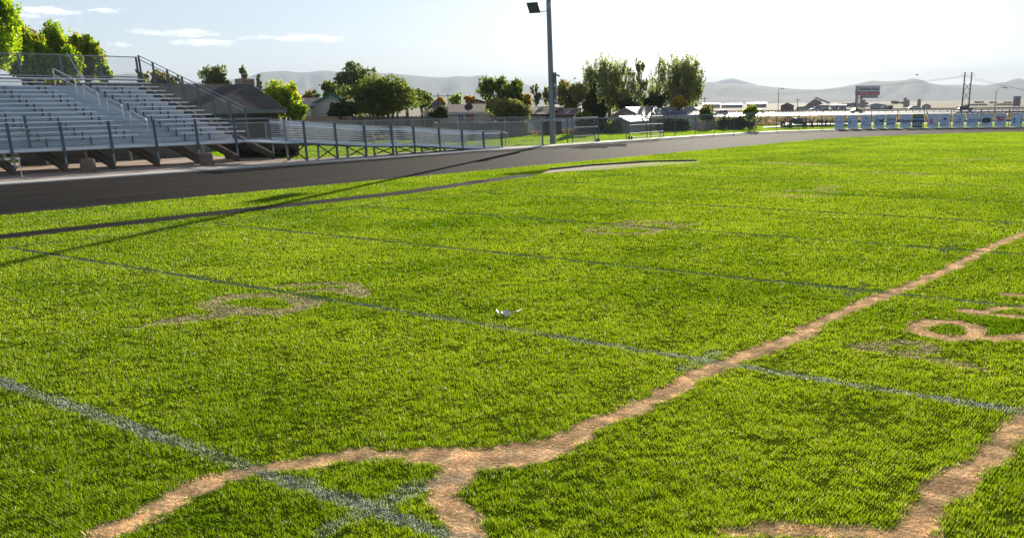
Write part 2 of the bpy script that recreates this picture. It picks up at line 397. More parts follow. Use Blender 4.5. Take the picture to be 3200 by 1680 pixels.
# ------------------------------------------------------------------ ground, track, kerbs
def strip(name, inner, outer, z, m, kind='structure', label=None, thick=None):
    mb = MB(); n = len(inner)
    vs = [(x, y, z) for x, y in inner]+[(x, y, z) for x, y in outer]
    mb.add(vs, [(i, i+1, n+i+1, n+i) for i in range(n-1)])
    if thick:
        for L_ in (inner, outer):
            for (xa, ya), (xb, yb) in zip(L_, L_[1:]): mb.quad((xa,ya,z-thick),(xb,yb,z-thick),(xb,yb,z),(xa,ya,z))
    o = mb.build(name, m); tag(o, label, kind=kind); return o
def terr(x, y):
    d = np.hypot(x, y); t = np.clip((d-125)/120, 0, 1); return -.03-1.1*t*t*(3-2*t)
def make_ground():
    rr = np.concatenate([np.arange(0, 60, 4), np.arange(60, 260, 5), np.geomspace(260, 14500, 50)])
    aa = np.linspace(0, 2*math.pi, 361)[:-1]
    Rr, Aa = np.meshgrid(rr, aa, indexing='ij'); x = (Rr*np.sin(Aa)).ravel(); y = (Rr*np.cos(Aa)).ravel()
    z = terr(x, y); nx, ny = Rr.shape; I = np.arange(nx*ny).reshape(nx, ny); J = np.roll(I, -1, axis=1)
    Fq = np.stack([I[:-1], J[:-1], J[1:], I[1:]], -1).reshape(-1, 4)[:, ::-1]
    m, nt = newmat('dry_ground'); L = nt.links
    out = N(nt, 'ShaderNodeOutputMaterial'); b = N(nt, 'ShaderNodeBsdfPrincipled'); b.inputs['Roughness'].default_value = .95; b.inputs['Specular IOR Level'].default_value = .1
    tc = N(nt, 'ShaderNodeTexCoord'); n1 = N(nt, 'ShaderNodeTexNoise'); n1.inputs['Scale'].default_value = .25; n1.inputs['Detail'].default_value = 9; n1.inputs['Roughness'].default_value = .7
    L.new(tc.outputs['Object'], n1.inputs['Vector'])
    rp = N(nt, 'ShaderNodeValToRGB'); e = rp.color_ramp.elements
    e[0].position = .33; e[0].color = (.10,.085,.045,1); e[1].position = .66; e[1].color = (.36,.27,.18,1)
    q = rp.color_ramp.elements.new(.5); q.color = (.23,.17,.105,1)
    L.new(n1.outputs[0], rp.inputs[0]); L.new(rp.outputs[0], b.inputs['Base Color'])
    bp = N(nt, 'ShaderNodeBump'); bp.inputs['Strength'].default_value = .8; bp.inputs['Distance'].default_value = .4; L.new(n1.outputs[0], bp.inputs['Height']); L.new(bp.outputs[0], b.inputs['Normal'])
    L.new(b.outputs[0], out.inputs[0])
    o = np_mesh('ground', np.stack([x, y, z], 1), Fq, 4, [m], smooth=True); tag(o, kind='structure', label='dry brown plain reaching to the hills')
make_ground()
xs = list(np.arange(-30, 61, 3.))
inner = [(x, 28.08) for x in xs]+[(63,28.05),(66,28.0),(70,27.3),(75,25.3),(80,23),(84,20.3),(87.5,16.5),(90,11.5),(91.3,5),(91.6,-3),(91,-14)]
outer = [(x, 41.0) for x in xs]+[(66,41.0),(72,40.9),(77,40.3),(82.5,39.5),(87.6,36.9),(91.3,33.9),(93.9,30.6),(96,26.7),(98.2,21.8),(100.3,15),(101.8,8),(102.4,0),(102,-14)]
def fit(Lst, n):
    P = np.array(Lst); s = np.r_[0, np.cumsum(np.hypot(*np.diff(P, axis=0).T))]; t = np.linspace(0, s[-1], n)
    return [(float(np.interp(q, s, P[:,0])), float(np.interp(q, s, P[:,1]))) for q in t]
def offset(pts, d):
    P = np.array(pts); T = np.gradient(P, axis=0); T /= np.hypot(T[:,0], T[:,1])[:,None]
    return [(float(a), float(b)) for a, b in P+np.stack([-T[:,1], T[:,0]], 1)*d]
inn = fit(inner, 140); out_ = fit(outer, 140)
def track_mat():
    m, nt = newmat('cinder_track'); L = nt.links
    o = N(nt, 'ShaderNodeOutputMaterial'); b = N(nt, 'ShaderNodeBsdfPrincipled'); b.inputs['Roughness'].default_value = .9; b.inputs['Specular IOR Level'].default_value = .012
    tc = N(nt, 'ShaderNodeTexCoord'); mp = N(nt, 'ShaderNodeMapping'); mp.inputs['Scale'].default_value = (.12, 1.6, 1); L.new(tc.outputs['Object'], mp.inputs[0])
    n1 = N(nt, 'ShaderNodeTexNoise'); n1.inputs['Scale'].default_value = .9; n1.inputs['Detail'].default_value = 6; L.new(mp.outputs[0], n1.inputs['Vector'])
    n2 = N(nt, 'ShaderNodeTexNoise'); n2.inputs['Scale'].default_value = 35; n2.inputs['Detail'].default_value = 3; L.new(tc.outputs['Object'], n2.inputs['Vector'])
    rp = N(nt, 'ShaderNodeValToRGB'); rp.color_ramp.elements[0].position = .3; rp.color_ramp.elements[0].color = (.010,.0095,.010,1)
    rp.color_ramp.elements[1].position = .75; rp.color_ramp.elements[1].color = (.036,.031,.028,1)
    ad = N(nt, 'ShaderNodeMath', operation='ADD'); s = N(nt, 'ShaderNodeMath', operation='MULTIPLY'); s.inputs[1].default_value = .35
    s2 = N(nt, 'ShaderNodeMath', operation='SUBTRACT'); s2.inputs[1].default_value = .17
    L.new(n2.outputs[0], s.inputs[0]); L.new(n1.outputs[0], ad.inputs[0]); L.new(s.outputs[0], ad.inputs[1]); L.new(ad.outputs[0], s2.inputs[0]); L.new(s2.outputs[0], rp.inputs[0])
    L.new(rp.outputs[0], b.inputs['Base Color'])
    v = N(nt, 'ShaderNodeTexVoronoi'); v.inputs['Scale'].default_value = 1.2; L.new(tc.outputs['Object'], v.inputs['Vector'])
    bp = N(nt, 'ShaderNodeBump'); bp.inputs['Strength'].default_value = .5; bp.inputs['Distance'].default_value = .012; L.new(n2.outputs[0], bp.inputs['Height']); L.new(bp.outputs[0], b.inputs['Normal'])
    L.new(b.outputs[0], o.inputs[0]); return m
mt['track'] = track_mat()
strip('running_track', inn, out_, .004, mt['track'], label='dark cinder running track round the field')
k1 = offset(out_, .62)
strip('kerb', offset(out_, -1.15), k1, .06, mt['kerb'], label='pale concrete kerb along the outside of the track', thick=.06)
# pad under the stand and the ramp
mb = MB(); mb.quad((-20,41.62,.03),(32.6,41.62,.03),(32.6,58.2,.03),(-20,58.2,.03)); tag(mb.build('stand_pavement', mt['pad']), 'tan concrete pad under the stand', kind='structure')
mb = MB(); mb.quad((32.6,41.62,.03),(51,41.62,.03),(48.5,43.9,.03),(32.6,43.9,.03)); tag(mb.build('ramp_pavement', mt['conc']), 'concrete pavement under the ramp', kind='structure')
pt_ = [G(*p) for p in [(1775,463),(1830,466),(1850,463),(1895,463),(1900,459),(1960,457),(1955,450),(1860,452)]]
mb = MB(); mb.add([(x, y, .010) for x, y in pt_], [tuple(range(len(pt_)))]); tag(mb.build('concrete_patch', pbr('dusty_patch', (.10,.09,.085), .95, 0, (.16,.145,.13), 1.2, 6, spec=0.)), 'pale concrete patch on the track before the gates', kind='structure')
# lawn behind the fence
def lawn():
    A = [(-25,58.3),(32.7,58.3),(32.7,43.95),(48.6,43.95)]+[p for p in k1 if p[0] > 51 and p[1] > -20]
    Bk = [(-25,72),(20,70),(45,64.2),(63.8,59.6),(71.8,58.2),(77.2,55.2),(86,53),(91,51.9),(101,51.2),(108,49.8),(113,44),(116,36),(118,27),(120,15),(121,0),(121,-14)]
    A = fit(A, 220); Bk = fit(Bk, 220)
    m, nt = newmat('lawn'); L = nt.links
    o = N(nt, 'ShaderNodeOutputMaterial'); b = N(nt, 'ShaderNodeBsdfPrincipled'); b.inputs['Roughness'].default_value = .9; b.inputs['Specular IOR Level'].default_value = .1
    tc = N(nt, 'ShaderNodeTexCoord'); n1 = N(nt, 'ShaderNodeTexNoise'); n1.inputs['Scale'].default_value = .5; n1.inputs['Detail'].default_value = 8; L.new(tc.outputs['Object'], n1.inputs['Vector'])
    rp = N(nt, 'ShaderNodeValToRGB'); rp.color_ramp.elements[0].position = .35; rp.color_ramp.elements[0].color = (.05,.10,.012,1); rp.color_ramp.elements[1].position = .65; rp.color_ramp.elements[1].color = (.12,.17,.02,1)
    L.new(n1.outputs[0], rp.inputs[0]); L.new(rp.outputs[0], b.inputs['Base Color']); L.new(b.outputs[0], o.inputs[0])
    n = len(A); mb = MB(); mb.add([(x, y, -.012) for x, y in A]+[(x, y, -.012) for x, y in Bk], [(i, i+1, n+i+1, n+i) for i in range(n-1)])
    tag(mb.build('lawn', m), 'lawn between the track fence and the gardens', kind='structure')
    # blades on the lawn
    nb = 330000; idx = rng.integers(0, n-1, nb); t = rng.random(nb); f = rng.random(nb)
    a = np.array(A); bk = np.array(Bk)
    p0 = a[idx]*(1-t[:,None])+a[idx+1]*t[:,None]; p1 = bk[idx]*(1-t[:,None])+bk[idx+1]*t[:,None]
    P = p0*(1-f[:,None])+p1*f[:,None]; x, y = P[:,0], P[:,1]; r = np.hypot(x, y)
    w = .0005*r*(.7+.7*rng.random(nb)); h = (.035+.035*vnoise(x, y, 1.2, 5))*(.6+.8*rng.random(nb)); th = rng.random(nb)*6.28
    V = np.empty((nb, 3, 3), np.float32); bx = np.cos(th)*w/2; by = np.sin(th)*w/2
    V[:,0] = np.stack([x-bx, y-by, np.full(nb, -.01)], 1); V[:,1] = np.stack([x+bx, y+by, np.full(nb, -.01)], 1)
    V[:,2] = np.stack([x+h*.5*(rng.random(nb)-.5), y+h*.5*(rng.random(nb)-.5), h], 1)
    c = turf_col(x, y)*(.8+.5*rng.random(nb))[:,None]
    o = np_mesh('lawn_grass', V.reshape(-1, 3), np.arange(nb*3).reshape(nb, 3), 3, [leafmat('lawn_blade', .6, .4, .02)], np.repeat(c, 3, axis=0))
    tag(o, 'short bright grass of the lawn beyond the track fence', 'grass', kind='stuff')
lawn()
# runway strip and sand pit beside the track
yc = lambda x: 23.05 if x < 21 else 23.05+min((x-21)/8, 1)*1.35
rx = list(np.arange(-12, 29.5, 1.))
strip('jump_runway', [(x, yc(x)-.47) for x in rx], [(x, yc(x)+.47) for x in rx], .010, mt['track'], label='narrow dark runway strip between field and track')
sp = [G(*p) for p in [(1690,543),(1720,532),(1850,519),(2040,507),(2180,504),(2192,506),(2130,513),(2000,522),(1860,533),(1745,538)]]
mb = MB(); mb.add([(x, y, .012) for x, y in sp], [tuple(range(len(sp)))]); 
tag(mb.build('sand_pit', pbr('sand', (.20,.145,.11), .95, 0, (.30,.22,.17), 2.2, 7, bump=.6, bscale=14)), 'pale pinkish sand of the long jump pit', kind='structure')
t = thing('pit_border', (*sp[1], 0), 'dark low board edging the far side of the sand pit', 'edging')
mb = MB(); 
for a, b in ((sp[1], sp[2]), (sp[2], sp[3]), (sp[3], sp[4])): mb.bar((a[0]+.05,a[1]+.08,.03), (b[0]+.05,b[1]+.08,.03), .06, .10)
part(mb, 'board', pbr('old_wood', (.10,.07,.05), .9), t)
for p, w_, lab in (((1492,568),.55,'grey drain cover in a dip of grass between track and field'),):
    gx, gy = G(*p); t = thing('drain_cover', (gx, gy, 0), lab, 'drain cover')
    mb = MB(); mb.box(gx-.36, gx+.36, gy-.16, gy+.16, .005, .03); part(mb, 'frame', mt['dark'], t)
    mb = MB(); mb.box(gx-.29, gx+.29, gy-.12, gy+.12, .01, .036); part(mb, 'lid', pbr('lid_grey', (.07,.07,.07), .95, spec=0.), t)

# ------------------------------------------------------------------ the aluminium stand
BX0, BX1 = 9., 31.64
def rowYZ(k): return 46.95+.735*k, 1.555+.227*k
def make_stand():
    t = thing('bleachers', (20, 50, .03), 'long aluminium grandstand of fourteen bench rows beside the black track', 'bleachers')
    for k in range(14):
        y, z = rowYZ(k); zd = z-.43
        d = MB(); d.box(BX0, 30.95, y-.48, y+.25, zd-.035, zd); d.box(BX0, 30.95, y-.50, y-.482, zd-.215, zd-.002)
        part(d, 'footboard', mt['alu_worn'], t)
        for a, b in (((BX0, 25.58), (27.84, BX1)) if k < 13 else ((BX0, BX1),)):
            s = MB(); s.box(a, b, y, y+.25, z-.042, z); s.box(a, b, y-.004, y+.01, z-.06, z-.003); part(s, 'bench_plank', mt['alu'], t)
        for bx in (19.1, 21.2, 23.25, 25.3, 28.1, 29.5, 31.3):
            if k == 13 and bx in (25.3, 28.1): continue
            b = MB(); b.box(bx-.022, bx+.022, y+.09, y+.15, zd, z-.05); b.box(bx-.11, bx+.11, y+.05, y+.2, z-.065, z-.043)
            part(b, 'bench_bracket', mt['dark'], t)
    wk = MB(); wk.box(BX0, 32.05, 45.4, 46.46, 1.03, 1.075); part(wk, 'walkway', mt['alu_worn'], t)
    wk = MB(); wk.box(BX0, 32.08, 45.34, 45.396, .99, 1.11); part(wk, 'edge_beam', mt['alu'], t)
    wk = MB(); wk.box(BX0, 30.95, 57.0, 57.5, 4.02, 4.06); part(wk, 'back_walkway', mt['alu_worn'], t)
    # front guard rail
    px = [32.1-2.2*i for i in range(11)]
    for x in px:
        b = MB(); b.box(x-.05, x+.05, 45.24, 45.33, .72, 2.24); part(b, 'rail_post', mt['post'], t)
        b = MB(); b.box(x-.032, x+.032, 45.255, 45.31, .28, .72); part(b, 'post_foot', mt['galv'], t)
    for z in (2.19, 1.98):
        b = MB(); b.tube((BX0, 45.355, z), (32.1, 45.355, z), .027); part(b, 'guard_rail', mt['galv'], t)
    panel('wire_mesh', [(BX0, 45.37), (32.05, 45.37)], [1.1]*2, [1.98]*2, mt['link'], t)
    # side guard of the small opening at the left
    b = MB(); b.box(20.2, 20.29, 46.55, 46.64, 1.08, 2.55); part(b, 'rail_post', mt['post'], t)
    panel('wire_mesh', [(20.25, 45.6), (20.25, 47.6)], [1.1]*2, [2.0, 1.75], mt['link'], t)
    # raking beams under the rows
    for x in px:
        b = MB(); sl = .309; x-=.02
        for (w, o1, o2) in ((.02, 0, .36), (.17, 0, .025), (.17, .335, .36)):
            y0, y1 = 45.2, 58.
            za, zb = -.02+.0, -.02+(y1-y0)*sl
            b.add([(x-w/2,y0+.02,za+o1),(x+w/2,y0+.02,za+o1),(x+w/2,y1,zb+o1),(x-w/2,y1,zb+o1),(x-w/2,y0+.02,za+o2),(x+w/2,y0+.02,za+o2),(x+w/2,y1,zb+o2),(x-w/2,y1,zb+o2)],
                  [(0,3,2,1),(4,5,6,7),(0,1,5,4),(1,2,6,5),(2,3,7,6),(3,0,4,7)])
        part(b, 'raker_beam', mt['beam'], t)
    for x in px[::2]:
        for y in (52., 56.8):
            zt = (y-45.2)*.309-.03; b = MB(); b.box(x-.06, x+.06, y-.06, y+.06, .03, zt); part(b, 'support_column', mt['galv'], t)
    for y in (50.5, 55.):
        zt = (y-45.2)*.309+.33; b = MB(); b.bar((BX0, y, zt), (31.5, y, zt), .09, .16); part(b, 'purlin', mt['beam'], t)
    for p in ((289, 541), (660, 519)):
        gx, gy = G(*p); b = MB(); b.tube((gx, gy+.3, .0), (gx, gy+.3, .62), .34, .30, 20); b.tube((gx, gy+.3, .62), (gx, gy+.3, .95), .06); part(b, 'footing', pbr('footing', (.17,.12,.085), .95, 0, (.24,.175,.12), 5, 5), t, False)
    # aisle hand rails
    for i, (a, b_, c, d) in enumerate((((165,215),(235,248),(242,303),(173,265)), ((258,265),(305,290),(315,345),(266,318)), ((332,306),(380,328),(390,386),(340,358)), ((403,345),(457,372),(465,425),(413,400)))):
        X = 26.75
        A, B_, Cc, D = [np.array(AX(*p, X)) for p in (a, b_, c, d)]
        A[1] = D[1] = (A[1]+D[1])/2; B_[1] = Cc[1] = (B_[1]+Cc[1])/2
        m = MB(); m.path([D, A-(0,0,.1), A+(0,-.08,.0)], .036); m.path([A+(0,-.08,0), B_+(0,.1,.02), B_+(0,0,-.1), Cc], .036)
        m.path([D*.38+A*.62, Cc*.38+B_*.62], .026); part(m, 'hand_rail', pbr('polished_pipe', (.8,.8,.8), .35, .3), t)
    # right hand side guard
    n = 8; top0 = np.array((31.8, 57.0, 5.86)); top1 = np.array((31.8, 46.97, 2.78))
    for i in range(n):
        P = top0+(top1-top0)*i/(n-1); m = MB(); m.box(31.75, 31.84, P[1]-.045, P[1]+.045, P[2]-1.95+(.45 if i == 0 else 0), P[2]); part(m, 'rail_post', mt['post'], t)
    for dz in (0, -.21):
        m = MB(); m.tube(top0+(.0,.03,dz), top1+(0,-.03,dz), .027); part(m, 'guard_rail', mt['galv'], t)
    mb = MB(); a0 = top0; a1 = top1; mb.quad((31.79,a0[1],a0[2]-1.35), (31.79,a1[1],a1[2]-1.35), (31.79,a1[1],a1[2]-.21), (31.79,a0[1],a0[2]-.21))
    o = part(mb, 'wire_mesh', mt['link_fine'], t); L_ = 10.5; uvquads(o, [[(0,3.1),(L_,0),(L_,1.1),(0,4.2)]])
    # back guard
    for i in range(9):
        x = 31.68-2.2*i; m = MB(); m.box(x-.045, x+.045, 57.06, 57.15, 4.05, 5.78); part(m, 'rail_post', mt['post'], t)
    for z in (5.76, 4.62, 4.44):
        m = MB(); m.tube((BX0, 57.05, z), (31.68, 57.05, z), .026 if z > 5 else .035); part(m, 'guard_rail', mt['galv'], t)
    panel('wire_mesh', [(BX0, 57.04), (31.66, 57.04)], [4.62]*2, [5.74]*2, mt['link'], t)
    return t
make_stand()
t = thing('low_wall', (24, 53.6, 0), 'low grey board wall in the shade under the stand', 'wall')
m = MB(); m.box(22.6, 33.5, 53.5, 53.62, .03, .62); m.box(22.6, 33.5, 53.46, 53.66, .62, .67); part(m, 'board', pbr('grey_board', (.17,.18,.19), .7, .2, (.25,.26,.27), 1.5, 5, stretch=(.4,1,3)), t)
a = AY(209, 165, 56.9); b = AY(257, 247, 56.6); t = thing('leaning_pipe', b, 'thin white pipe leaning on the top fence of the stand', 'pipe')
m = MB(); m.tube(a, b, .028); part(m, 'pipe', mt['pipe'], t)
# hurdle
def hurdle():
    t = thing('hurdle', (17.4, 42.9, .03), 'white track hurdle with black striped bar at the track kerb', 'hurdle')
    P = Vector((18.15, 43.0, .03)); Q = Vector((16.95, 42.85, .03)); up = Vector((0,0,.84)); fw = Vector((.02,-.66,.0))
    u = (P-Q).normalized()
    for s in (P, Q):
        m = MB(); m.tube(s, s+up, .02); part(m, 'upright', mt['white'], t)
        m = MB(); m.tube(s+Vector((0,0,.02)), s+fw+Vector((0,0,.02)), .024); part(m, 'foot', mt['white'], t)
    m = MB(); m.bar(P+up+u*.06-Vector((0,0,.03)), Q+up-u*.06-Vector((0,0,.03)), .02, .08); part(m, 'crossbar', mt['white'], t)
    for i in range(3):
        f = .12+.36*i; a = P+up-Vector((0,.012,.03))+(Q-P)*f; m = MB(); m.bar(a, a+(Q-P)*.16, .02, .05); part(m, 'stripe', mt['black'], t)
hurdle()

# ------------------------------------------------------------------ wheelchair ramp
def make_ramp():
    t = thing('access_ramp', (38, 42.5, .03), 'long aluminium access ramp with slatted railings sloping down from the stand', 'ramp')
    YF, YB = 41.72, 43.32
    tops = [(945,377),(1043,384),(1135,391),(1220,394),(1289,394),(1369,400),(1441,405),(1508,411),(1565,414)]
    X = []; Z = []
    for p in tops:
        q = AY(p[0]+2, p[1], YF); X.append(q[0]); Z.append(q[2])
    Z = list(np.minimum.accumulate(Z)); dz = [max(z-1.07, .1) for z in Z]
    for side, Y in ((0, YF), (1, YB)):
        for i, x in enumerate(X):
            zb = .03
            m = MB(); m.box(x-.05, x+.05, Y-.04, Y+.04, zb, Z[i]) if side == 0 else m.box(x-.045, x+.045, Y-.04, Y+.04, zb, Z[i]); part(m, 'rail_post', mt['post'] if side == 0 else mt['galv'], t)
        for j in range(8):
            m = MB(); h = .04 if j not in (1,) else .13
            for i in range(len(X)-1):
                f = [1.04, .90, .76, .64, .52, .40, .28, .16][j]
                yy = Y+(.06 if side == 0 else -.06)
                m.bar((X[i], yy, dz[i]+f), (X[i+1], yy, dz[i+1]+f), .035, h)
            part(m, 'rail', mt['pipe'] if j != 1 else mt['alu'], t)
    m = MB()
    for i in range(len(X)-1):
        m.add([(X[i],YF+.03,dz[i]),(X[i+1],YF+.03,dz[i+1]),(X[i+1],YB,dz[i+1]),(X[i],YB,dz[i]),(X[i],YF+.03,dz[i]-.05),(X[i+1],YF+.03,dz[i+1]-.05),(X[i+1],YB,dz[i+1]-.05),(X[i],YB,dz[i]-.05)],
              [(0,1,2,3),(7,6,5,4),(0,4,5,1),(1,5,6,2),(2,6,7,3),(3,7,4,0)])
    part(m, 'deck', mt['alu_worn'], t)
    for Y in (YF-.005, YB+.03):
        m = MB(); m2 = MB()
        for i in range(len(X)-1):
            m.bar((X[i], Y, dz[i]+.03), (X[i+1], Y, dz[i+1]+.03), .03, .14); m2.bar((X[i], Y+.02, dz[i]-.08), (X[i+1], Y+.02, dz[i+1]-.08), .04, .07)
        part(m, 'kick_board', mt['alu'], t); part(m2, 'stringer', mt['post'], t)
    for i, x in enumerate(X[:7]):
        h = dz[i]-.1
        if h < .25: continue
        m = MB(); m.bar((x, YF, .06), (x, YB, h), .05); m.bar((x+.03, YB, .06), (x+.03, YF, h), .05); part(m, 'cross_brace', mt['dark'], t)
    # first flight: from the stand's walkway out to the turn
    A = ((30.45, 45.3), (X[0]-.0, YF+.08)); Bq = ((32.05, 45.3), (X[0]+.0, YB+.1))
    m = MB(); m.add([(30.3,45.34,1.06),(32.05,45.34,1.06),(X[0]+.02,YF+.03,dz[0]),(30.3,YF+.03,dz[0]+.02),(30.3,45.34,1.0),(32.05,45.34,1.0),(X[0]+.02,YF+.03,dz[0]-.06),(30.3,YF+.03,dz[0]-.05)],
        [(0,1,2,3),(7,6,5,4),(0,4,5,1),(1,5,6,2),(2,6,7,3),(3,7,4,0)]); part(m, 'landing_deck', mt['alu_worn'], t)
    for j in range(8):
        f = [1.04, .90, .76, .64, .52, .40, .28, .16][j]; m = MB()
        m.bar((32.06, 45.24, 1.1+f), (X[0], YF+.02, dz[0]+f), .035, .04 if j != 1 else .13); part(m, 'rail', mt['pipe'] if j != 1 else mt['alu'], t)
    m = MB(); m.bar((32.06, 45.24, 1.1), (X[0], YF, dz[0]+.03), .03, .16); part(m, 'kick_board', mt['alu'], t)
    m = MB(); m.bar((32.04, 45.24, .97), (X[0]-.02, YF, dz[0]-.08), .04, .09); part(m, 'stringer', mt['post'], t)
    m = MB(); e = X[-1]; m.path([(e+.08,YF-.02,dz[-1]+.95),(e+.55,YF-.02,dz[-1]+.85),(e+.65,YF-.02,.7),(e+.66,YF-.02,.05)], .025); part(m, 'end_rail', mt['pipe'], t)
make_ramp()
# culvert pipe and litter of stones behind the ramp
gx, gy = G(905, 500); gx += 1.6; gy += 3.2
t = thing('culvert_pipe', (gx, gy, 0), 'wide black corrugated pipe lying behind the wire fence and the ramp', 'pipe')
m = MB(); d = Vector((.9, -.42, 0)); c0 = Vector((gx-2.6, gy+1.2, .55))
for i in range(40):
    m.tube(c0+d*(i*.1), c0+d*(i*.1+.06), .56, .56, 22, False); m.tube(c0+d*(i*.1+.06), c0+d*(i*.1+.1), .51, .51, 22, False)
o = part(m, 'shell', pbr('black_plastic', (.012,.012,.013), .35), t, True); o.modifiers.new('s', 'SOLIDIFY').thickness = .03

# ------------------------------------------------------------------ fences
k2 = offset(out_, .72)
dense = fit(k2, 4000)
def proj(P):
    v = M3 @ (np.array(P)-[0,0,H]); return CX+F*v[0]/v[2], CY+F*v[1]/v[2]
dpx = [proj((x, y, 0))[0] if (M3 @ np.array([x, y, -H]))[2] > 0 else -1e9 for x, y in dense]
def on_fence(px_): return dense[int(np.argmin([abs(q-px_) if p[0] > 44 else 1e9 for q, p in zip(dpx, dense)]))]
FH = 1.70
def track_fence():
    posts = [1697,1775,1860,1958,2022,2064,2110,2172,2232,2294,2358,2426,2496,2566,2640,2720,2802,2885,2969,3060,3150,3245,3345,3450]
    t = thing('track_fence', (70, 41.7, 0), 'chain link fence with thin posts curving round the outside of the track', 'fence')
    P = [on_fence(p) for p in posts]
    for x, y in P:
        m = MB(); m.tube((x,y,0), (x,y,FH+.02), .034, n=8); m.tube((x,y,FH+.02), (x,y,FH+.08), .045, .01); part(m, 'fence_post', mt['post'], t)
    pts = [p for p in dense if P[0][0] <= p[0] and p[1] > P[-1][1]][::40]+[P[-1]]
    gate = [(on_fence(1775)[0], on_fence(1860)[0]), (on_fence(1958)[0], on_fence(2066)[0])]
    m = MB()
    for a, b in zip(pts, pts[1:]):
        m.tube((*a, FH), (*b, FH), .026, n=6)
    part(m, 'top_rail', mt['pipe'], t)
    panel('wire_mesh', pts, [.03]*len(pts), [FH]*len(pts), mt['link_fine'], t)
track_fence()
def gate(pa, pb, label, wheels_at, dz=.0, split=None):
    (xa, ya), (xb, yb) = on_fence(pa), on_fence(pb); ya -= .28; yb -= .28
    t = thing('fence_gate', (xa, ya, .06), label, 'gate', 'wheeled gates in the track fence')
    A = Vector((xa, ya, 0)); Bv = Vector((xb, yb, 0)); z0, z1 = .2, FH+.08+dz
    m = MB()
    for a, b in ((A, Bv),): 
        m.tube(a+Vector((0,0,z0)), b+Vector((0,0,z0)), .025); m.tube(a+Vector((0,0,z1)), b+Vector((0,0,z1)), .025); m.tube(a+Vector((0,0,.52)), b+Vector((0,0,.52)), .022)
        m.tube(a+Vector((0,0,1.12)), b+Vector((0,0,1.12)), .022)
    part(m, 'gate_rail', mt['galv'], t)
    fr = [0, 1] if split is None else [0, split, 1]
    for f in fr:
        q = A.lerp(Bv, f); m = MB(); m.tube(q+Vector((0,0,.08)), q+Vector((0,0,z1+.06)), .032); part(m, 'gate_post', mt['post'], t)
    panel('wire_mesh', [(xa,ya),(xb,yb)], [z0]*2, [z1]*2, mt['link_fine'], t)
    for i, f in enumerate(wheels_at):
        q = A.lerp(Bv, f); s = Vector((0,.03,0)); m = MB(); m.tube(q-s+Vector((0,0,.16)), q+s+Vector((0,0,.16)), .11, n=16); w = part(m, 'wheel', mt['rubber'], t)
        m = MB(); m.tube(q-s*1.3+Vector((0,0,.16)), q+s*1.3+Vector((0,0,.16)), .05, n=10); part(m, 'hub', mt['galv'], w)
gate(1780, 1861, 'left of two wheeled gates, beside the tall light pole', (.94, 1.02))
gate(1957, 2064, 'right of two wheeled gates, standing ajar before the gable shed', (0, .07), -.05, .62)
def back_fence():    # taller chain link fence running behind the ramp
    t = thing('wire_fence', (42, 46, 0), 'tall chain link fence running behind the access ramp', 'fence')
    P = [(51.35,41.95),(49.4,43.6),(46.2,44.9),(43.,45.8),(39.8,46.6),(36.6,47.2),(33.4,47.6)]
    for x, y in P:
        m = MB(); m.tube((x,y,0), (x,y,1.93), .032); part(m, 'fence_post', mt['galv'], t)
    m = MB(); m.path([(x,y,1.9) for x, y in P], .024); part(m, 'top_rail', mt['galv'], t)
    panel('wire_mesh', P, [.0]*len(P), [1.98]*len(P), linkmat('chain_link_dense', (.27,.28,.28), .055, .17), t)
back_fence()
def far_fence():
    t = thing('wire_fence', (85, 54, 0), 'far chain link fence with a white top rail along the gardens', 'fence')
    P = [AD(x, y, D)[:2] for x, y, D in ((1500,429,87),(1600,425,89),(1700,420,92),(1800,417,93),(1900,415,94.5),(2000,411,97),(2100,407,100),(2200,403,104),(2250,400,106))]
    for x, y in fit(P, 11):
        m = MB(); m.tube((x,y,-.05), (x,y,1.25), .035, n=6); part(m, 'fence_post', mt['galv'], t)
    m = MB(); m.path([(x,y,1.25) for x, y in P], .045, 6); part(m, 'top_rail', mt['white'], t)
    panel('wire_mesh', P, [.0]*len(P), [1.25]*len(P), mt['link_fine'], t)
far_fence()
# notice on the fence
gx, gy, gz = AD(1658, 397, 72); t = thing('notice_sign', (gx, gy, gz), 'small white rules notice with faded red print on the wire fence', 'sign')
m = MB(); dxy = Vector((_r[0], _r[1], 0)).normalized()
c = Vector((gx, gy, gz)); m.bar(c-dxy*.2, c+dxy*.2, .02, .52); part(m, 'board', mt['white'], t)
for i in range(6):
    m = MB(); q = c+Vector((-.012*_f[0]*1.4, -.012*_f[1]*1.4, .19-i*.075)); m.bar(q-dxy*(.15-.02*(i%3)), q+dxy*.15, .006, .03); part(m, 'print_line', pbr('faded_red', (.55,.2,.18), .7), t)

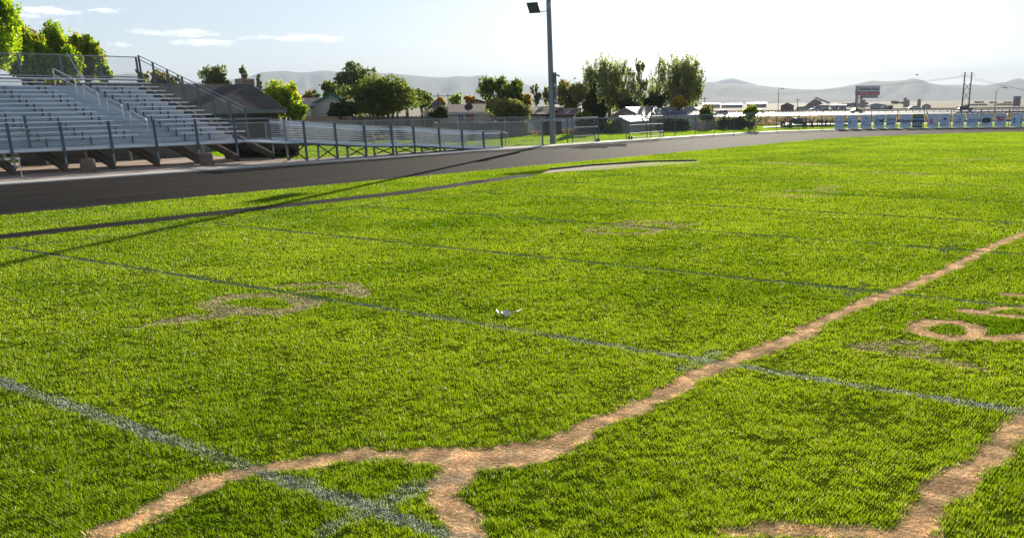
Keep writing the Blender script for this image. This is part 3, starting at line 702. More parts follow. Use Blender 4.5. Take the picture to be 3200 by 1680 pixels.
# ------------------------------------------------------------------ light pole
def pole():
    x, y = 53.3, 42.55
    t = thing('light_pole', (x, y, 0), 'tall grey steel floodlight pole rising out of the picture by the fence', 'light pole')
    m = MB(); m.tube((x,y,-.1), (x,y,9.5), .21, .16, 12); m.tube((x,y,9.5), (x,y,21), .16, .14, 12); part(m, 'shaft', pbr('pole_steel', (.20,.23,.25), .55, .35, (.29,.31,.33), 2.5, 5, stretch=(1,1,.25)), t)
    r = dxy; f = Vector((_f[0], _f[1], 0)).normalized()
    c = Vector((x, y, 0))+r*.29
    m = MB(); m.bar(c+Vector((0,0,2.75)), c+Vector((0,0,4.85)), .2, .24, up=f); b = part(m, 'ballast_box', pbr('box_paint', (.13,.19,.20), .5, .2), t)
    m = MB(); m.bar(c-r*.13+Vector((0,0,2.8)), c-r*.13+Vector((0,0,4.8)), .06, .14, up=f); part(m, 'bracket', mt['dark'], t)
    for z in (4.02, 2.95):
        m = MB(); q = c-f*.115; m.bar(q-r*.08+Vector((0,0,z)), q+r*.08+Vector((0,0,z)), .02, .16); part(m, 'sticker', mt['white'], b)
        m = MB(); q = c-f*.13; m.bar(q-r*.05+Vector((0,0,z)), q+r*.05+Vector((0,0,z)), .01, .05); part(m, 'sticker_mark', mt['black'], b)
    m = MB(); m.tube(c+Vector((0,0,4.7))+r*.1, c+Vector((0,0,4.6))+r*.32, .05, .07); part(m, 'cable_outlet', mt['galv'], t)
    # side floodlight
    z = 8.72; a = Vector((x,y,z+.45)); m = MB(); m.bar(a-r*.16, a+r*.16, .34, .36); part(m, 'clamp', mt['galv'], t)
    m = MB(); m.bar(Vector((x,y,z+.12))-r*.1, Vector((x,y,z+.08))-r*1.0, .05, .05); part(m, 'arm', mt['galv'], t)
    c2 = Vector((x, y, z+.42))-r*.95
    fl = MB(); n_ = (-f*.75-r*.35+Vector((0,0,-.5))).normalized(); u = n_.cross(Vector((0,0,1))).normalized(); v = u.cross(n_)
    fr = [c2+n_*.22+u*a_*.44+v*b_*.36 for a_, b_ in ((-1,-1),(1,-1),(1,1),(-1,1))]; bk = [c2-n_*.22+u*a_*.25+v*b_*.2 for a_, b_ in ((-1,-1),(1,-1),(1,1),(-1,1))]
    fl.add(fr+bk, [(0,1,2,3),(7,6,5,4),(0,4,5,1),(1,5,6,2),(2,6,7,3),(3,7,4,0)]); h = part(fl, 'floodlight', pbr('lamp_housing', (.05,.06,.06), .45, .3), t)
    m = MB(); q = [p+n_*.006 for p in [c2+n_*.22+u*a_*.39+v*b_*.31 for a_, b_ in ((-1,-1),(1,-1),(1,1),(-1,1))]]; m.quad(*q); part(m, 'lens', pbr('lamp_lens', (.10,.11,.11), .15), h)
    m = MB(); m.bar(fr[3]+Vector((0,0,.015)), fr[2]+Vector((0,0,.015)), .16, .015); part(m, 'visor', pbr('visor_teal', (.05,.2,.26), .5), h)
pole()

# ------------------------------------------------------------------ lettering and banners
def text(body, size, m, P, ux, name='lettering', parent=None, align='CENTER', shear=0., xs=1., off=.006, nrm=None, bold=0.):
    cu = bpy.data.curves.new('t', 'FONT'); cu.body = body; cu.size = size; cu.align_x = align; cu.shear = shear; cu.extrude = .002; cu.offset = bold; cu.resolution_u = 3
    o = bpy.data.objects.new('t', cu); C.objects.link(o); bpy.context.view_layer.update()
    me = bpy.data.meshes.new_from_object(o.evaluated_get(bpy.context.evaluated_depsgraph_get())); bpy.data.objects.remove(o); bpy.data.curves.remove(cu)
    ux = Vector(ux).normalized(); n = ux.cross(Vector((0,0,1))); P = Vector(P)+n*off-W(parent)
    me.transform(Matrix.Translation(P) @ Matrix(((ux.x*xs,0,n.x,0),(ux.y*xs,0,n.y,0),(0,1,n.z,0),(0,0,0,1))))
    me.materials.clear(); me.materials.append(m); me.name = name
    q = bpy.data.objects.new(name, me); C.objects.link(q); q.parent = parent; return q
def ink(n, c): return flat(n, c, .7)
def banner(pl, pr, y0, y1, label, draw, col=(.80,.82,.85)):
    A = on_fence(pl); B_ = on_fence(pr); A = Vector((*A, 0)); B_ = Vector((*B_, 0)); u = (B_-A).normalized(); n = u.cross(Vector((0,0,1)))
    A += n*.07; B_ += n*.07; w = (B_-A).length; D = A.length
    z0 = .07; z1 = z0+1.24; c = (A+B_)/2
    t = thing('sponsor_banner', c, label, 'banner', 'sponsor banners on the track fence')
    m = MB(); nx = 6; 
    vs = [A+(B_-A)*(i/nx)+Vector((0,0,z))+n*(.012*math.sin(i*2.1+z*3)) for z in (z0, (z0+z1)/2, z1) for i in range(nx+1)]
    m.add(vs, [(j*(nx+1)+i, j*(nx+1)+i+1, (j+1)*(nx+1)+i+1, (j+1)*(nx+1)+i) for j in range(2) for i in range(nx)])
    o = part(m, 'sheet', flat('banner_%d' % int(col[0]*100), col, .6), t); s = o.modifiers.new('s', 'SOLIDIFY'); s.thickness = .012; s.offset = -1
    for q in (A, B_):
        m = MB(); q2 = q.lerp(c, .06)+n*.02+Vector((0,0,z1-.05)); m.tube(q2, q2+n*.01, .03, n=8); part(m, 'eyelet', mt['galv'], t)
    def T(s, size, m, fx=0, fz=0, off=.022, **k): return text(s, size, m, c+u*(fx*w)+Vector((0,0,z0+fz)), u, parent=t, off=off, **k)
    def S(pts, m, name='emblem', off=.02):
        mb = MB(); P = [c+u*(a*w)+Vector((0,0,z0+b))+n*off for a, b in pts]; P2 = [p+n*.004 for p in P]; k = len(P)
        mb.add(P+P2, [tuple(range(k, 2*k)), tuple(range(k))[::-1]]+[(i, (i+1)%k, k+(i+1)%k, k+i) for i in range(k)]); return part(mb, name, m, t)
    draw(T, S)
navy = ink('ink_navy', (.03,.06,.16)); blue = ink('ink_blue', (.08,.2,.45)); pale = ink('ink_pale', (.40,.47,.60)); red = ink('ink_red', (.5,.03,.06)); grn = ink('ink_green', (.01,.12,.06)); blk = ink('ink_black', (.02,.03,.04)); cyan = ink('ink_cyan', (.02,.4,.6)); vio = ink('ink_violet', (.30,.28,.55)); wht = ink('ink_white', (.8,.85,.9))
def ell(cx_, cz_, rx, rz, n=20, a0=0, a1=2*math.pi): return [(cx_+rx*math.cos(a0+(a1-a0)*i/n), cz_+rz*math.sin(a0+(a1-a0)*i/n)) for i in range(n)]
def b1(T, S): T('PIONEER', .21, pale, 0, .60)
def b2(T, S):
    S([(-.36,.52),(-.26,.52),(-.31,.92)], blk); S(ell(-.31,.50,.06,.05), blk); T('Rose Ann', .19, pale, .12, .66, shear=.4); T('Floral', .17, pale, .12, .48, shear=.4)
def b3(T, S):
    for a in range(4):
        c_, s_ = math.cos(a*math.pi/4), math.sin(a*math.pi/4); S([(c_*.11+s_*.008, .93+s_*.12-c_*.008), (c_*.11-s_*.008, .93+s_*.12+c_*.008), (-c_*.11-s_*.008, .93-s_*.12+c_*.008), (-c_*.11+s_*.008, .93-s_*.12-c_*.008)], navy)
    T('Robinson', .21, vio, 0, .52); T('Roofing', .22, vio, 0, .27, shear=.3)
def b4(T, S): T('JTM', .44, grn, -.06, .52, shear=.35, bold=.012); S([(.30,.52),(.40,.52),(.44,.92),(.34,.86)], grn); T('Western States Supply', .085, blk, 0, .36, bold=.004)
def b5(T, S): T('ZIONS', .29, blk, 0, .68, bold=.003); T('BANK', .29, blk, 0, .34, bold=.003)
def b6(T, S): T("Charlie's", .32, blk, 0, .55, shear=.4, bold=.008); T('AUTOMOTIVE', .09, blk, .0, .42, bold=.004)
def b7(T, S):
    S([(-.46,1.0),(.46,1.0),(.46,1.14),(-.46,1.14)], ink('ink_lime', (.25,.42,.13))); S([(-.48,.72),(.48,.72),(.48,.9),(-.48,.9)], ink('ink_sky', (.25,.45,.75)))
    T('FAMILY PRACTICE', .10, navy, 0, .77, bold=.003); T('Dr.', .1, wht, 0, .57); T('Randy D.', .19, wht, .0, .37, bold=.006); T('Delcore, M.D.', .17, wht, 0, .18, bold=.006)
def b8(T, S):
    T('R', .66, red, -.12, .36, bold=.0); S([(-.5,.30),(.5,.30),(.5,.335),(-.5,.335)], red)
def b9(T, S): S([(-.34,.62),(-.18,.70),(0,.95),(.18,.70),(.34,.62),(.1,.68),(0,.76),(-.08,.68)], navy); T('MOUNTAIN WEST', .075, pale, 0, .52); T('(435) 586-9876', .11, navy, 0, .24)
def b10(T, S):
    S(ell(.02,.80,.16,.13,16,-2.6,2.2)+ell(.06,.78,.10,.07,12,2.2,-2.6), blue); S([(-.15,.66),(.28,.70),(.12,.60)], blue); T('FINISH IT UP', .14, red, 0, .42, bold=.006); T('CONCRETE', .08, pale, 0, .3)
def b11(T, S): T('THE   STONE', .14, blue, 0, .64, bold=.006); T('BUILD   CREW', .14, blue, 0, .46, bold=.006); S(ell(0,.63,.06,.06,5), navy)
def b12(T, S): S(ell(0,.62,.42,.25,28), blk); S(ell(0,.62,.38,.21,28), ink('ink_olive', (.05,.08,.07)), off=.025); T('Carters', .17, ink('ink_grey', (.2,.25,.24)), 0, .57, off=.031, shear=.3)
def b13(T, S):
    T("Heaven's", .24, red, -.02, .82, shear=.25, bold=.01); T('Best', .33, red, 0, .56, shear=.25, bold=.015); S([(-.40,.18),(-.1,.36),(.38,.48),(.38,.44),(-.1,.31),(-.38,.13)], cyan)
def b14(T, S):
    S([(-.42,.72),(-.28,.84),(-.05,.72),(-.12,.66),(-.18,.66),(-.14,.32),(-.26,.30),(-.28,.62)], cyan); T('Dental', .22, ink('ink_cyan2', (.15,.45,.65)), .1, .40, shear=.3); S([(.34,.34),(.42,.36),(.46,.88),(.38,.84)], cyan)
def b15(T, S): T('CEDAR', .22, blue, 0, .66); T('CITY', .22, blue, 0, .4)
def bx(o, a): return o+a/8.587
specs = [(2600,55,305,'pale banner with faint grey capital letters, first in the row',b1),(2600,400,675,'pale banner with a small dark treble shape and faint script',b2),(2600,750,1020,'pale banner with a star over faint violet lettering',b3),
 (2600,1100,1380,'pale banner with a bold dark green slanted logo',b4),(2600,1430,1700,'pale banner with the name of a bank in two lines of serif-like capitals',b5),(2600,1812,2100,"pale banner with a black brush-script name ending in an apostrophe s",b6),
 (2600,2140,2415,'navy banner with a green bar and white doctor lettering',b7),(2895.4,0,295,'pale banner with a big red letter R on a red line',b8),(2900,290,570,'pale banner with a navy mountain outline',b9),
 (2900,655,955,'pale banner with a blue swirl above red lettering',b10),(2900,1020,1330,'pale banner with two lines of blue lettering round a small star',b11),(2900,1395,1705,'pale banner with a black oval badge',b12),
 (2900,1765,2075,'pale banner with tilted red lettering over a cyan swoosh',b13),(2900,2205,2520,'pale banner with cyan tooth-like shapes and script',b14),(2900,2560,2860,'pale banner cut by the right edge of the picture',b15)]
for o_, a, b, lab, dr in specs:
    banner(bx(o_, a), bx(o_, b), 0, 0, lab, dr, (.03,.06,.15) if dr is b7 else (.56,.69,.86))  # white sheets, the blue skylight on their shaded side put into the colour

# ------------------------------------------------------------------ white tangle of tape on the grass
def tape():
    gx, gy = G(1590, 990); t = thing('tape_tangle', (gx, gy, .05), 'tangled white string of tape lying on the grass between two yard lines', 'litter')
    def P(x, y, z): q = G(1500+x/12.88, 950+y/12.88); return (q[0], q[1], z)
    m = MB()
    m.path([P(665,390,.055),P(740,440,.045),P(880,470,.05),P(910,520,.045),P(1080,545,.045),P(1170,520,.045)], .009, 6)
    m.path([P(665,390,.055),P(720,480,.045),P(800,510,.045),P(920,525,.045)], .009, 6)
    m.path([P(1220,500,.07),P(1380,485,.06),P(1480,480,.06),P(1580,410,.055),P(1700,340,.05)], .007, 6)
    part(m, 'cord', mt['white'], t)
    rr = random.Random(3); m = MB()
    for (a, b) in ((960,450),(975,430),(1000,420),(1030,445),(1060,440),(1075,415),(1090,390),(1110,400),(1130,380),(1150,400),(1150,470),(1180,480),(1200,500),(1220,490),(1080,460),(1170,520),(1190,535),(1045,600),(1060,610),(1015,570),(1030,585)):
        q = Vector(P(a, b, .04)); s = .02; m.add([q+Vector([rr.uniform(-s,s) for _ in range(3)]) for _ in range(6)], [(0,1,2),(0,2,3),(0,3,4),(0,4,5),(1,5,2),(3,1,4)])
    part(m, 'crumpled_strip', mt['white'], t)
tape()

# ------------------------------------------------------------------ vegetation
def leaves(name, P, size, c, m, parent=None, aspect=1.):
    n = len(P); a = rng.normal(size=(n, 3)); a /= np.linalg.norm(a, axis=1)[:,None]
    b = np.cross(a, rng.normal(size=(n, 3))); b /= np.linalg.norm(b, axis=1)[:,None]
    s = size*(.6+.8*rng.random(n))[:,None]; off = np.array(W(parent)) if parent else 0
    P = P-off
    V = np.stack([P-a*s, P+b*s*.6*aspect, P+a*s, P-b*s*.6*aspect], 1).reshape(-1, 3)
    return np_mesh(name, V, np.arange(n*4).reshape(n, 4), 4, [m], np.repeat(c, 4, axis=0), parent)
GREEN = ((.06,.12,.016), (.20,.27,.035)); YG = ((.10,.20,.012), (.38,.50,.03)); OLIVE = ((.10,.125,.035), (.28,.28,.08)); DARK = ((.032,.055,.018), (.09,.12,.035))
YEL = ((.22,.18,.015), (.55,.40,.03)); GREY = ((.085,.12,.055), (.22,.26,.11)); POP = ((.11,.15,.055), (.34,.37,.12))
def tree(name, label, cx, top, hw, bot, D, cols, style='round', n=6000, leaf=.13, group=None, mix=None, seed=0, lean=0., base=None, cat='tree'):
    global rng
    rng = np.random.default_rng(1000+seed*17+int(cx))
    x, y, _ = AD(cx, 400, D); zt = AD(cx, top, D)[2]; zb = AD(cx, bot, D)[2]; zb = max(zb, .1)
    l = np.array(AD(cx-hw, 330, D)); r_ = np.array(AD(cx+hw, 330, D)); Rr = np.linalg.norm(r_-l)/2
    t = thing(name, (x, y, -.02), label, cat, group)
    Hc = zt-zb; cz = (zt+zb)/2
    tr = MB(); r0 = max(.05, .035*zt+.02)
    ctr = []
    if style in ('round', 'bush', 'airy'):
        nl = {'round': 26, 'bush': 16, 'airy': 34}[style]
        for i in range(nl):
            for _ in range(30):
                v = rng.normal(size=3); v /= np.linalg.norm(v); v *= rng.random()**.4
                if style != 'bush' and v[2] < -.75: continue
                break
            lr = {'round': .30, 'bush': .36, 'airy': .20}[style]*(.7+.7*rng.random())
            s = 1-lr*.75
            ctr.append((x+v[0]*Rr*s*1.08, y+v[1]*Rr*s*1.08, cz+v[2]*Hc/2*s, lr*Rr, lr*Hc/2*1.05, rng.random()))
    elif style == 'poplar':
        nl = 46
        for i in range(nl):
            a = rng.random()*6.283; q = rng.random()**.6; hfrac = rng.random()
            rad = Rr*q*(.55+.45*math.sin(min(1, hfrac*1.25)*math.pi*.62+.35))
            zz = zb+Hc*(.05+.86*hfrac*(1-.22*q*q)); lr = .12+.10*rng.random()
            ctr.append((x+math.cos(a)*rad*.86+lean*hfrac, y+math.sin(a)*rad*.86, zz, lr*Rr*.9, lr*Rr*1.7, rng.random()))
    elif style == 'conifer':
        for i in range(46):
            hfrac = rng.random()**1.2; a = rng.random()*6.283; rad = Rr*(1-hfrac)**.7*(.3+.7*rng.random())
            ctr.append((x+math.cos(a)*rad*.85, y+math.sin(a)*rad*.85, zb+Hc*hfrac*.94, Rr*.2*(1.15-hfrac), Rr*.22, rng.random()))
    elif style == 'sparse':
        for i in range(22):
            a = rng.random()*6.283; hfrac = rng.random(); rad = Rr*rng.random()**.6*(1-.5*hfrac)
            ctr.append((x+math.cos(a)*rad, y+math.sin(a)*rad, zb+Hc*hfrac, Rr*.16, Rr*.3, rng.random()))
    elif style == 'hedge':
        for i in range(40):
            f = rng.random()*2-1; g_ = dxy*float(f*Rr*.95)
            ctr.append((x+g_.x+rng.normal()*.15, y+g_.y+rng.normal()*.15, zb+Hc*(.2+.62*rng.random()), .45, .42, rng.random()))
    # trunk and limbs
    tips = sorted(ctr, key=lambda c: -c[3])[:14]
    fork = Vector((x, y, zb+Hc*(.12 if style != 'poplar' else .08)))
    bs = Vector((x, y, -.02))
    if style not in ('hedge',):
        if base == 'multi':
            for i in range(5): tr.path([bs+Vector((.25*(i-2)*dxy.x*.6, .25*(i-2)*dxy.y*.6, 0)), fork+Vector(((i-2)*.55*dxy.x, (i-2)*.55*dxy.y, .4))], r0*.55, 7)
        tr.tube(bs, fork, r0, r0*.7, 8)
        for c in tips:
            q = Vector(c[:3]); mid = fork.lerp(q, .5)+Vector((0, 0, .12*Hc*rng.random()))
            tr.tube(fork, mid, r0*.45, r0*.28, 6); tr.tube(mid, q, r0*.28, r0*.06, 5)
        for c in ctr:
            q = Vector(c[:3]); k = tips[int(rng.integers(len(tips)))]; tr.tube(fork.lerp(Vector(k[:3]), .6), q, r0*.12, r0*.03, 4)
        part(tr, 'trunk', mt['bark_pale'] if style in ('sparse', 'poplar') else mt['bark'], t)
    Ls = []; Cc = []
    per = np.array([c[3]**1.6 for c in ctr]); per = np.maximum((per/per.sum()*n).astype(int), 20)
    a_, b_ = np.array(cols[0]), np.array(cols[1])
    for c, k in zip(ctr, per):
        # every lobe is broken into small twigs so that the outline is ragged
        nt_ = max(4, k//11); tw = rng.normal(size=(nt_, 3)); tw /= np.linalg.norm(tw, axis=1)[:,None]; tw *= (rng.random(nt_)**.4)[:,None]*(1.05+.55*rng.random(nt_)**2)[:,None]
        if style in ('poplar', 'airy', 'sparse'): tw[:,2] = tw[:,2]*1.15+.15
        w_ = rng.integers(nt_, size=k); v = tw[w_]+rng.normal(size=(k, 3))*np.array([.10,.10,.13 if style in ('round', 'bush') else .2])
        Ls.append(np.stack([c[0]+v[:,0]*c[3], c[1]+v[:,1]*c[3], c[2]+v[:,2]*c[4]], 1))
        tt = np.clip(.35*c[5]+.6*rng.random(nt_)[w_]+.35*(rng.random(k)-.35), 0, 1)[:,None]; cc = a_*(1-tt)+b_*tt
        if mix is not None:
            f = (rng.random(nt_) < (mix[1]*2*c[5]))[w_]; mc = np.array(mix[0]); cc[f] = mc*(.6+.6*rng.random(f.sum()))[:,None]
        Cc.append(cc)
    P = np.concatenate(Ls); P[:,2] = np.maximum(P[:,2], .05)
    leaves('crown', P, leaf, np.concatenate(Cc), mt['leaf'], t)
    rng = np.random.default_rng(5)
    return t
gB = 'trees in the gardens beyond the fence'
tree('broadleaf_tree', 'tall bright green tree cut by the left edge of the picture', 6, -85, 126, 268, 72, YG, 'round', 46000, .11, seed=1, group='trees behind the stand')
tree('broadleaf_tree', 'yellow-green tree directly right of the tall tree at the left edge', 118, 72, 68, 268, 80, YG, 'round', 20000, .10, seed=2, mix=((.36,.30,.03),.18), group='trees behind the stand')
tree('broadleaf_tree', 'round-topped olive green tree behind the leaning white pipe', 200, 66, 70, 268, 84, YG, 'round', 21000, .10, seed=3, mix=((.38,.34,.04),.2), group='trees behind the stand')
tree('broadleaf_tree', 'low rusty-green tree between the olive tree and the corner of the stand', 300, 106, 64, 268, 82, YG, 'round', 17000, .10, seed=4, mix=((.38,.28,.04),.18), group='trees behind the stand')
tree('broadleaf_tree', 'low green tree filling the gap below the yellow-green and olive trees', 158, 120, 56, 270, 79, YG, 'round', 9000, .10, seed=25, group='trees behind the stand')
tree('broadleaf_tree', 'low green tree between the olive tree and the rusty-green tree', 250, 140, 48, 270, 79, YG, 'round', 8000, .10, seed=26, group='trees behind the stand')
tree('broadleaf_tree', 'small yellowing bush peeping over the top bench near the corner post', 352, 200, 30, 262, 80, YG, 'bush', 3200, .12, seed=5, group='trees behind the stand')
tree('broadleaf_tree', 'pale loose tree seen through the sloping stand rail', 520, 212, 62, 300, 118, OLIVE, 'airy', 7000, .15, seed=6, mix=((.40,.30,.05),.25), group=gB)
tree('broadleaf_tree', 'thin sprigs of a tree beside the top corner post of the stand', 465, 226, 22, 300, 112, OLIVE, 'sparse', 1100, .13, seed=7, group=gB)
tree('broadleaf_tree', 'round olive tree rising over the dark shingle roof', 695, 202, 50, 300, 125, GREY, 'round', 8000, .12, seed=8, mix=((.22,.24,.05),.3), group=gB)
tree('broadleaf_tree', 'thin bare-looking poplar beside the rooftop cooler', 778, 214, 24, 290, 128, GREY, 'sparse', 1500, .13, seed=9, group=gB)
tree('broadleaf_tree', 'smallest wispy poplar, against the hazy hills', 826, 236, 15, 292, 130, GREY, 'sparse', 800, .13, seed=10, group=gB)
tree('broadleaf_tree', 'bright yellow-green maple at the corner of the dark roof', 890, 250, 66, 372, 84, YG, 'round', 16000, .10, seed=11, mix=((.45,.40,.03),.2), group=gB)
tree('broadleaf_tree', 'lower skirt of a bright tree above the first ramp railing', 925, 312, 42, 380, 83, YG, 'bush', 5200, .10, seed=12, group=gB)
tree('broadleaf_tree', 'tall dense green tree behind the teal-trimmed gable', 1128, 184, 72, 320, 112, GREY, 'round', 15000, .12, seed=13, group=gB, mix=((.10,.15,.03),.4))
tree('broadleaf_tree', 'broad spreading tree with several trunks over the dark board fence', 1200, 234, 152, 378, 96, ((.05,.085,.016), (.16,.20,.035)), 'round', 28000, .11, seed=14, base='multi', group=gB)
tree('broadleaf_tree', 'yellow-green tree just above the teal gable', 1048, 244, 40, 330, 118, GREEN, 'round', 5200, .12, seed=15, group=gB)
tree('shrub', 'dark tall shrub before the white gable wall', 1072, 312, 46, 392, 92, DARK, 'bush', 9000, .10, seed=16, group='shrubs in the gardens', cat='shrub')
tree('broadleaf_tree', 'dense dark green tree right of the broad multi-trunk tree', 1322, 264, 36, 345, 118, GREEN, 'round', 5200, .14, seed=17, group=gB)
tree('conifer', 'small dark spruce tip between two green trees', 1276, 253, 12, 300, 125, DARK, 'conifer', 900, .12, seed=18, group=gB)
tree('shrub', 'round dark bush before the beige house', 1374, 331, 30, 383, 92, DARK, 'bush', 3800, .12, seed=19, group='shrubs in the gardens', cat='shrub')
tree('broadleaf_tree', 'airy tree with dark seed heads in front of the beige house roof', 1572, 234, 76, 376, 97, GREEN, 'airy', 16000, .11, seed=20, mix=((.03,.025,.015),.12), group=gB)
tree('shrub', 'olive willow bush at the foot of the airy tree', 1595, 308, 68, 390, 92, OLIVE, 'bush', 13000, .10, seed=21, group='shrubs in the gardens', cat='shrub')
tree('broadleaf_tree', 'yellow autumn tree just right of the airy tree', 1645, 288, 24, 345, 105, YEL, 'round', 2200, .14, seed=22, group=gB)
for i, (cx, tp, hw, lab) in enumerate(((1380,302,20,'small golden tree left of the far utility pole'),(1430,288,20,'green-gold tree behind the ridge of the beige house'),(1475,296,22,'yellow tree behind the beige house by the red-edged roof'),(1335,318,22,'low golden bush tops left of the rooftop cooler'))):
    tree('broadleaf_tree', lab, cx, tp, hw, 336, 165, YEL if i != 1 else YG, 'round', 2000, .2, seed=30+i, group=gB)
for i, (cx, tp, hw, lab) in enumerate(((905,262,30,'hazy green tree behind the yellow-green maple'),(985,285,28,'low olive tree left of the teal gable'),(955,300,16,'small golden-tipped tree over the pink roof'))):
    tree('broadleaf_tree', lab, cx, tp, hw, 330, 150, OLIVE, 'round', 2400, .18, seed=40+i, group=gB, mix=((.40,.30,.05),.2))
tree('broadleaf_tree', 'thin dark poplar left of the floodlight pole', 1678, 268, 22, 335, 122, GREY, 'sparse', 1500, .13, seed=50, group=gB)
tree('broadleaf_tree', 'pale green tree partly hidden by the floodlight pole', 1722, 268, 28, 338, 122, POP, 'airy', 2600, .14, seed=51, group=gB)
tree('broadleaf_tree', 'olive and gold tree right of the box on the pole', 1790, 246, 70, 356, 118, OLIVE, 'airy', 12000, .12, seed=52, mix=((.36,.28,.06),.3), group=gB)
tree('conifer', 'dark pointed juniper beside the cream gable house', 1858, 250, 66, 392, 94, DARK, 'conifer', 22000, .11, seed=53, mix=((.16,.12,.03),.12), group=gB)
tree('shrub', 'bright green bush at the foot of the juniper', 1835, 344, 22, 384, 91, GREEN, 'bush', 2000, .11, seed=54, group='shrubs in the gardens', cat='shrub')
tree('poplar_tree', 'left of the two tall ragged poplars', 1905, 182, 100, 345, 128, POP, 'poplar', 21000, .125, seed=55, group=gB)
tree('poplar_tree', 'right of the two tall ragged poplars', 2098, 186, 98, 340, 128, POP, 'poplar', 21000, .125, seed=56, lean=1.6, group=gB)
tree('poplar_tree', 'thin see-through poplar in the gap between the two tall ones', 1998, 205, 38, 335, 133, POP, 'sparse', 4200, .12, seed=57, group=gB)
tree('broadleaf_tree', 'dark round tree below the right poplar', 2052, 290, 46, 345, 120, DARK, 'round', 5200, .14, seed=58, group=gB)
tree('shrub', 'dark green hedge tree behind the cream gable', 1968, 306, 42, 350, 120, DARK, 'bush', 3600, .14, seed=59, group='shrubs in the gardens', cat='shrub')
tree('broadleaf_tree', 'round golden-orange tree over the white metal roof', 2124, 300, 26, 345, 112, YEL, 'round', 4200, .12, seed=60, group=gB)
tree('shrub', 'upright olive shrub before the highway', 2212, 326, 30, 384, 104, GREEN, 'bush', 3200, .11, seed=61, mix=((.2,.15,.04),.3), group='shrubs in the gardens', cat='shrub')
tree('broadleaf_tree', 'small young tree casting a shadow on the lawn near the playground', 2342, 327, 32, 384, 96, YG, 'airy', 4200, .10, seed=62, group='trees on the lawn', mix=((.4,.22,.04),.2))
tree('hedge', 'dark ivy hedge in front of the cream house yard', 2098, 378, 42, 410, 98, DARK, 'hedge', 5200, .10, seed=63, group='hedges along the lawn', cat='hedge')
tree('hedge', 'dark clipped hedge left of the young lawn tree', 2305, 370, 58, 403, 101, DARK, 'hedge', 6500, .10, seed=64, group='hedges along the lawn', cat='hedge')
tree('hedge', 'low green hedge beside the shed', 1912, 388, 16, 412, 93, GREEN, 'hedge', 1500, .10, seed=65, group='hedges along the lawn', cat='hedge')
for i, (cx, tp, hw, lab) in enumerate(((640,262,30,'low hazy tree behind the left part of the dark roof'),(748,276,22,'small olive bush top beside the rooftop cooler'),(1245,300,60,'grey-green tree mass behind the broad multi-trunk tree'),(1160,312,45,'dim bush right behind the board fence'),(1650,318,30,'dim olive tree behind the pale tan-roofed house'),(1745,300,30,'olive tree top between pole and golden tree'),(1945,312,40,'dull green tree behind the cream gable'),(2015,306,28,'dull green bush in the gap below the thin poplar'),(2160,318,22,'low tree right behind the golden-orange tree'),(1540,308,26,'faint green tree left behind the airy tree'))):
    tree('broadleaf_tree', lab, cx, tp, hw, 350, 140, OLIVE if i%2 else GREY, 'round', 3600, .15, seed=90+i, group=gB)
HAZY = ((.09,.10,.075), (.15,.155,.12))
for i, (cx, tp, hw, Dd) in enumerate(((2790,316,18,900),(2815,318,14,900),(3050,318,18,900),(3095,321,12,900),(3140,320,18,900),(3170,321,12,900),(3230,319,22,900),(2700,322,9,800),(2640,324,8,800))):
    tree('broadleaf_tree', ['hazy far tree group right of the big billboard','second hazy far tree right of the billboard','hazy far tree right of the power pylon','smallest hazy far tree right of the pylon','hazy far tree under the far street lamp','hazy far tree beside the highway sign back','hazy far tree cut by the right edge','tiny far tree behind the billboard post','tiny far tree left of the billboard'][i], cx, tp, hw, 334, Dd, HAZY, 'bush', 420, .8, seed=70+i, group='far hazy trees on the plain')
# weeds on the bank in front of the highway
def scrub():
    n = 2600; a = R(54.6)+np.linspace(0,1,n)*0; px_ = rng.uniform(2180, 3400, n); Dd = 128+120*rng.random(n)**1.5
    P = []; Cc = []
    for q, d in zip(px_, Dd):
        x, y, _ = AD(q, 380, d); z = float(terr(x, y)); k = 9; s = .25+.35*rng.random()
        v = rng.normal(size=(k, 3))*np.array([s,s,s*.45]); v[:,2] = abs(v[:,2]); P.append(np.array([x, y, z])+v)
        c = np.array([.10,.085,.04])*(.5+.9*rng.random())+np.array([.07,.05,.03])*rng.random(); Cc.append(np.tile(c, (k, 1)))
    leaves('dry_scrub', np.concatenate(P), .28, np.concatenate(Cc), mt['leaf'])
    tag(bpy.data.objects['dry_scrub'], 'dry brown scrub covering the bank below the highway', 'scrub', kind='stuff')
scrub()
# rough dry weeds along the garden edge of the lawn
def weeds():
    Bk = fit([(45,64.2),(63.8,59.6),(71.8,58.2),(77.2,55.2),(86,53),(91,51.9),(101,51.2),(108,49.8)], 400); P = []; Cc = []
    for i in range(1500):
        x, y = Bk[int(rng.integers(400))]; x += rng.normal()*.5; y += rng.random()*2.0; k = 8; s = .12+.14*rng.random()
        v = rng.normal(size=(k, 3))*np.array([s,s,s]); v[:,2] = abs(v[:,2]); P.append(np.array([x, y, 0])+v); Cc.append(np.tile(np.array([.22,.17,.08])*(.4+.9*rng.random()), (k, 1)))
    leaves('dry_weeds', np.concatenate(P), .10, np.concatenate(Cc), mt['leaf']); tag(bpy.data.objects['dry_weeds'], 'dry weeds along the garden edge of the lawn', 'weeds', kind='stuff')
weeds()

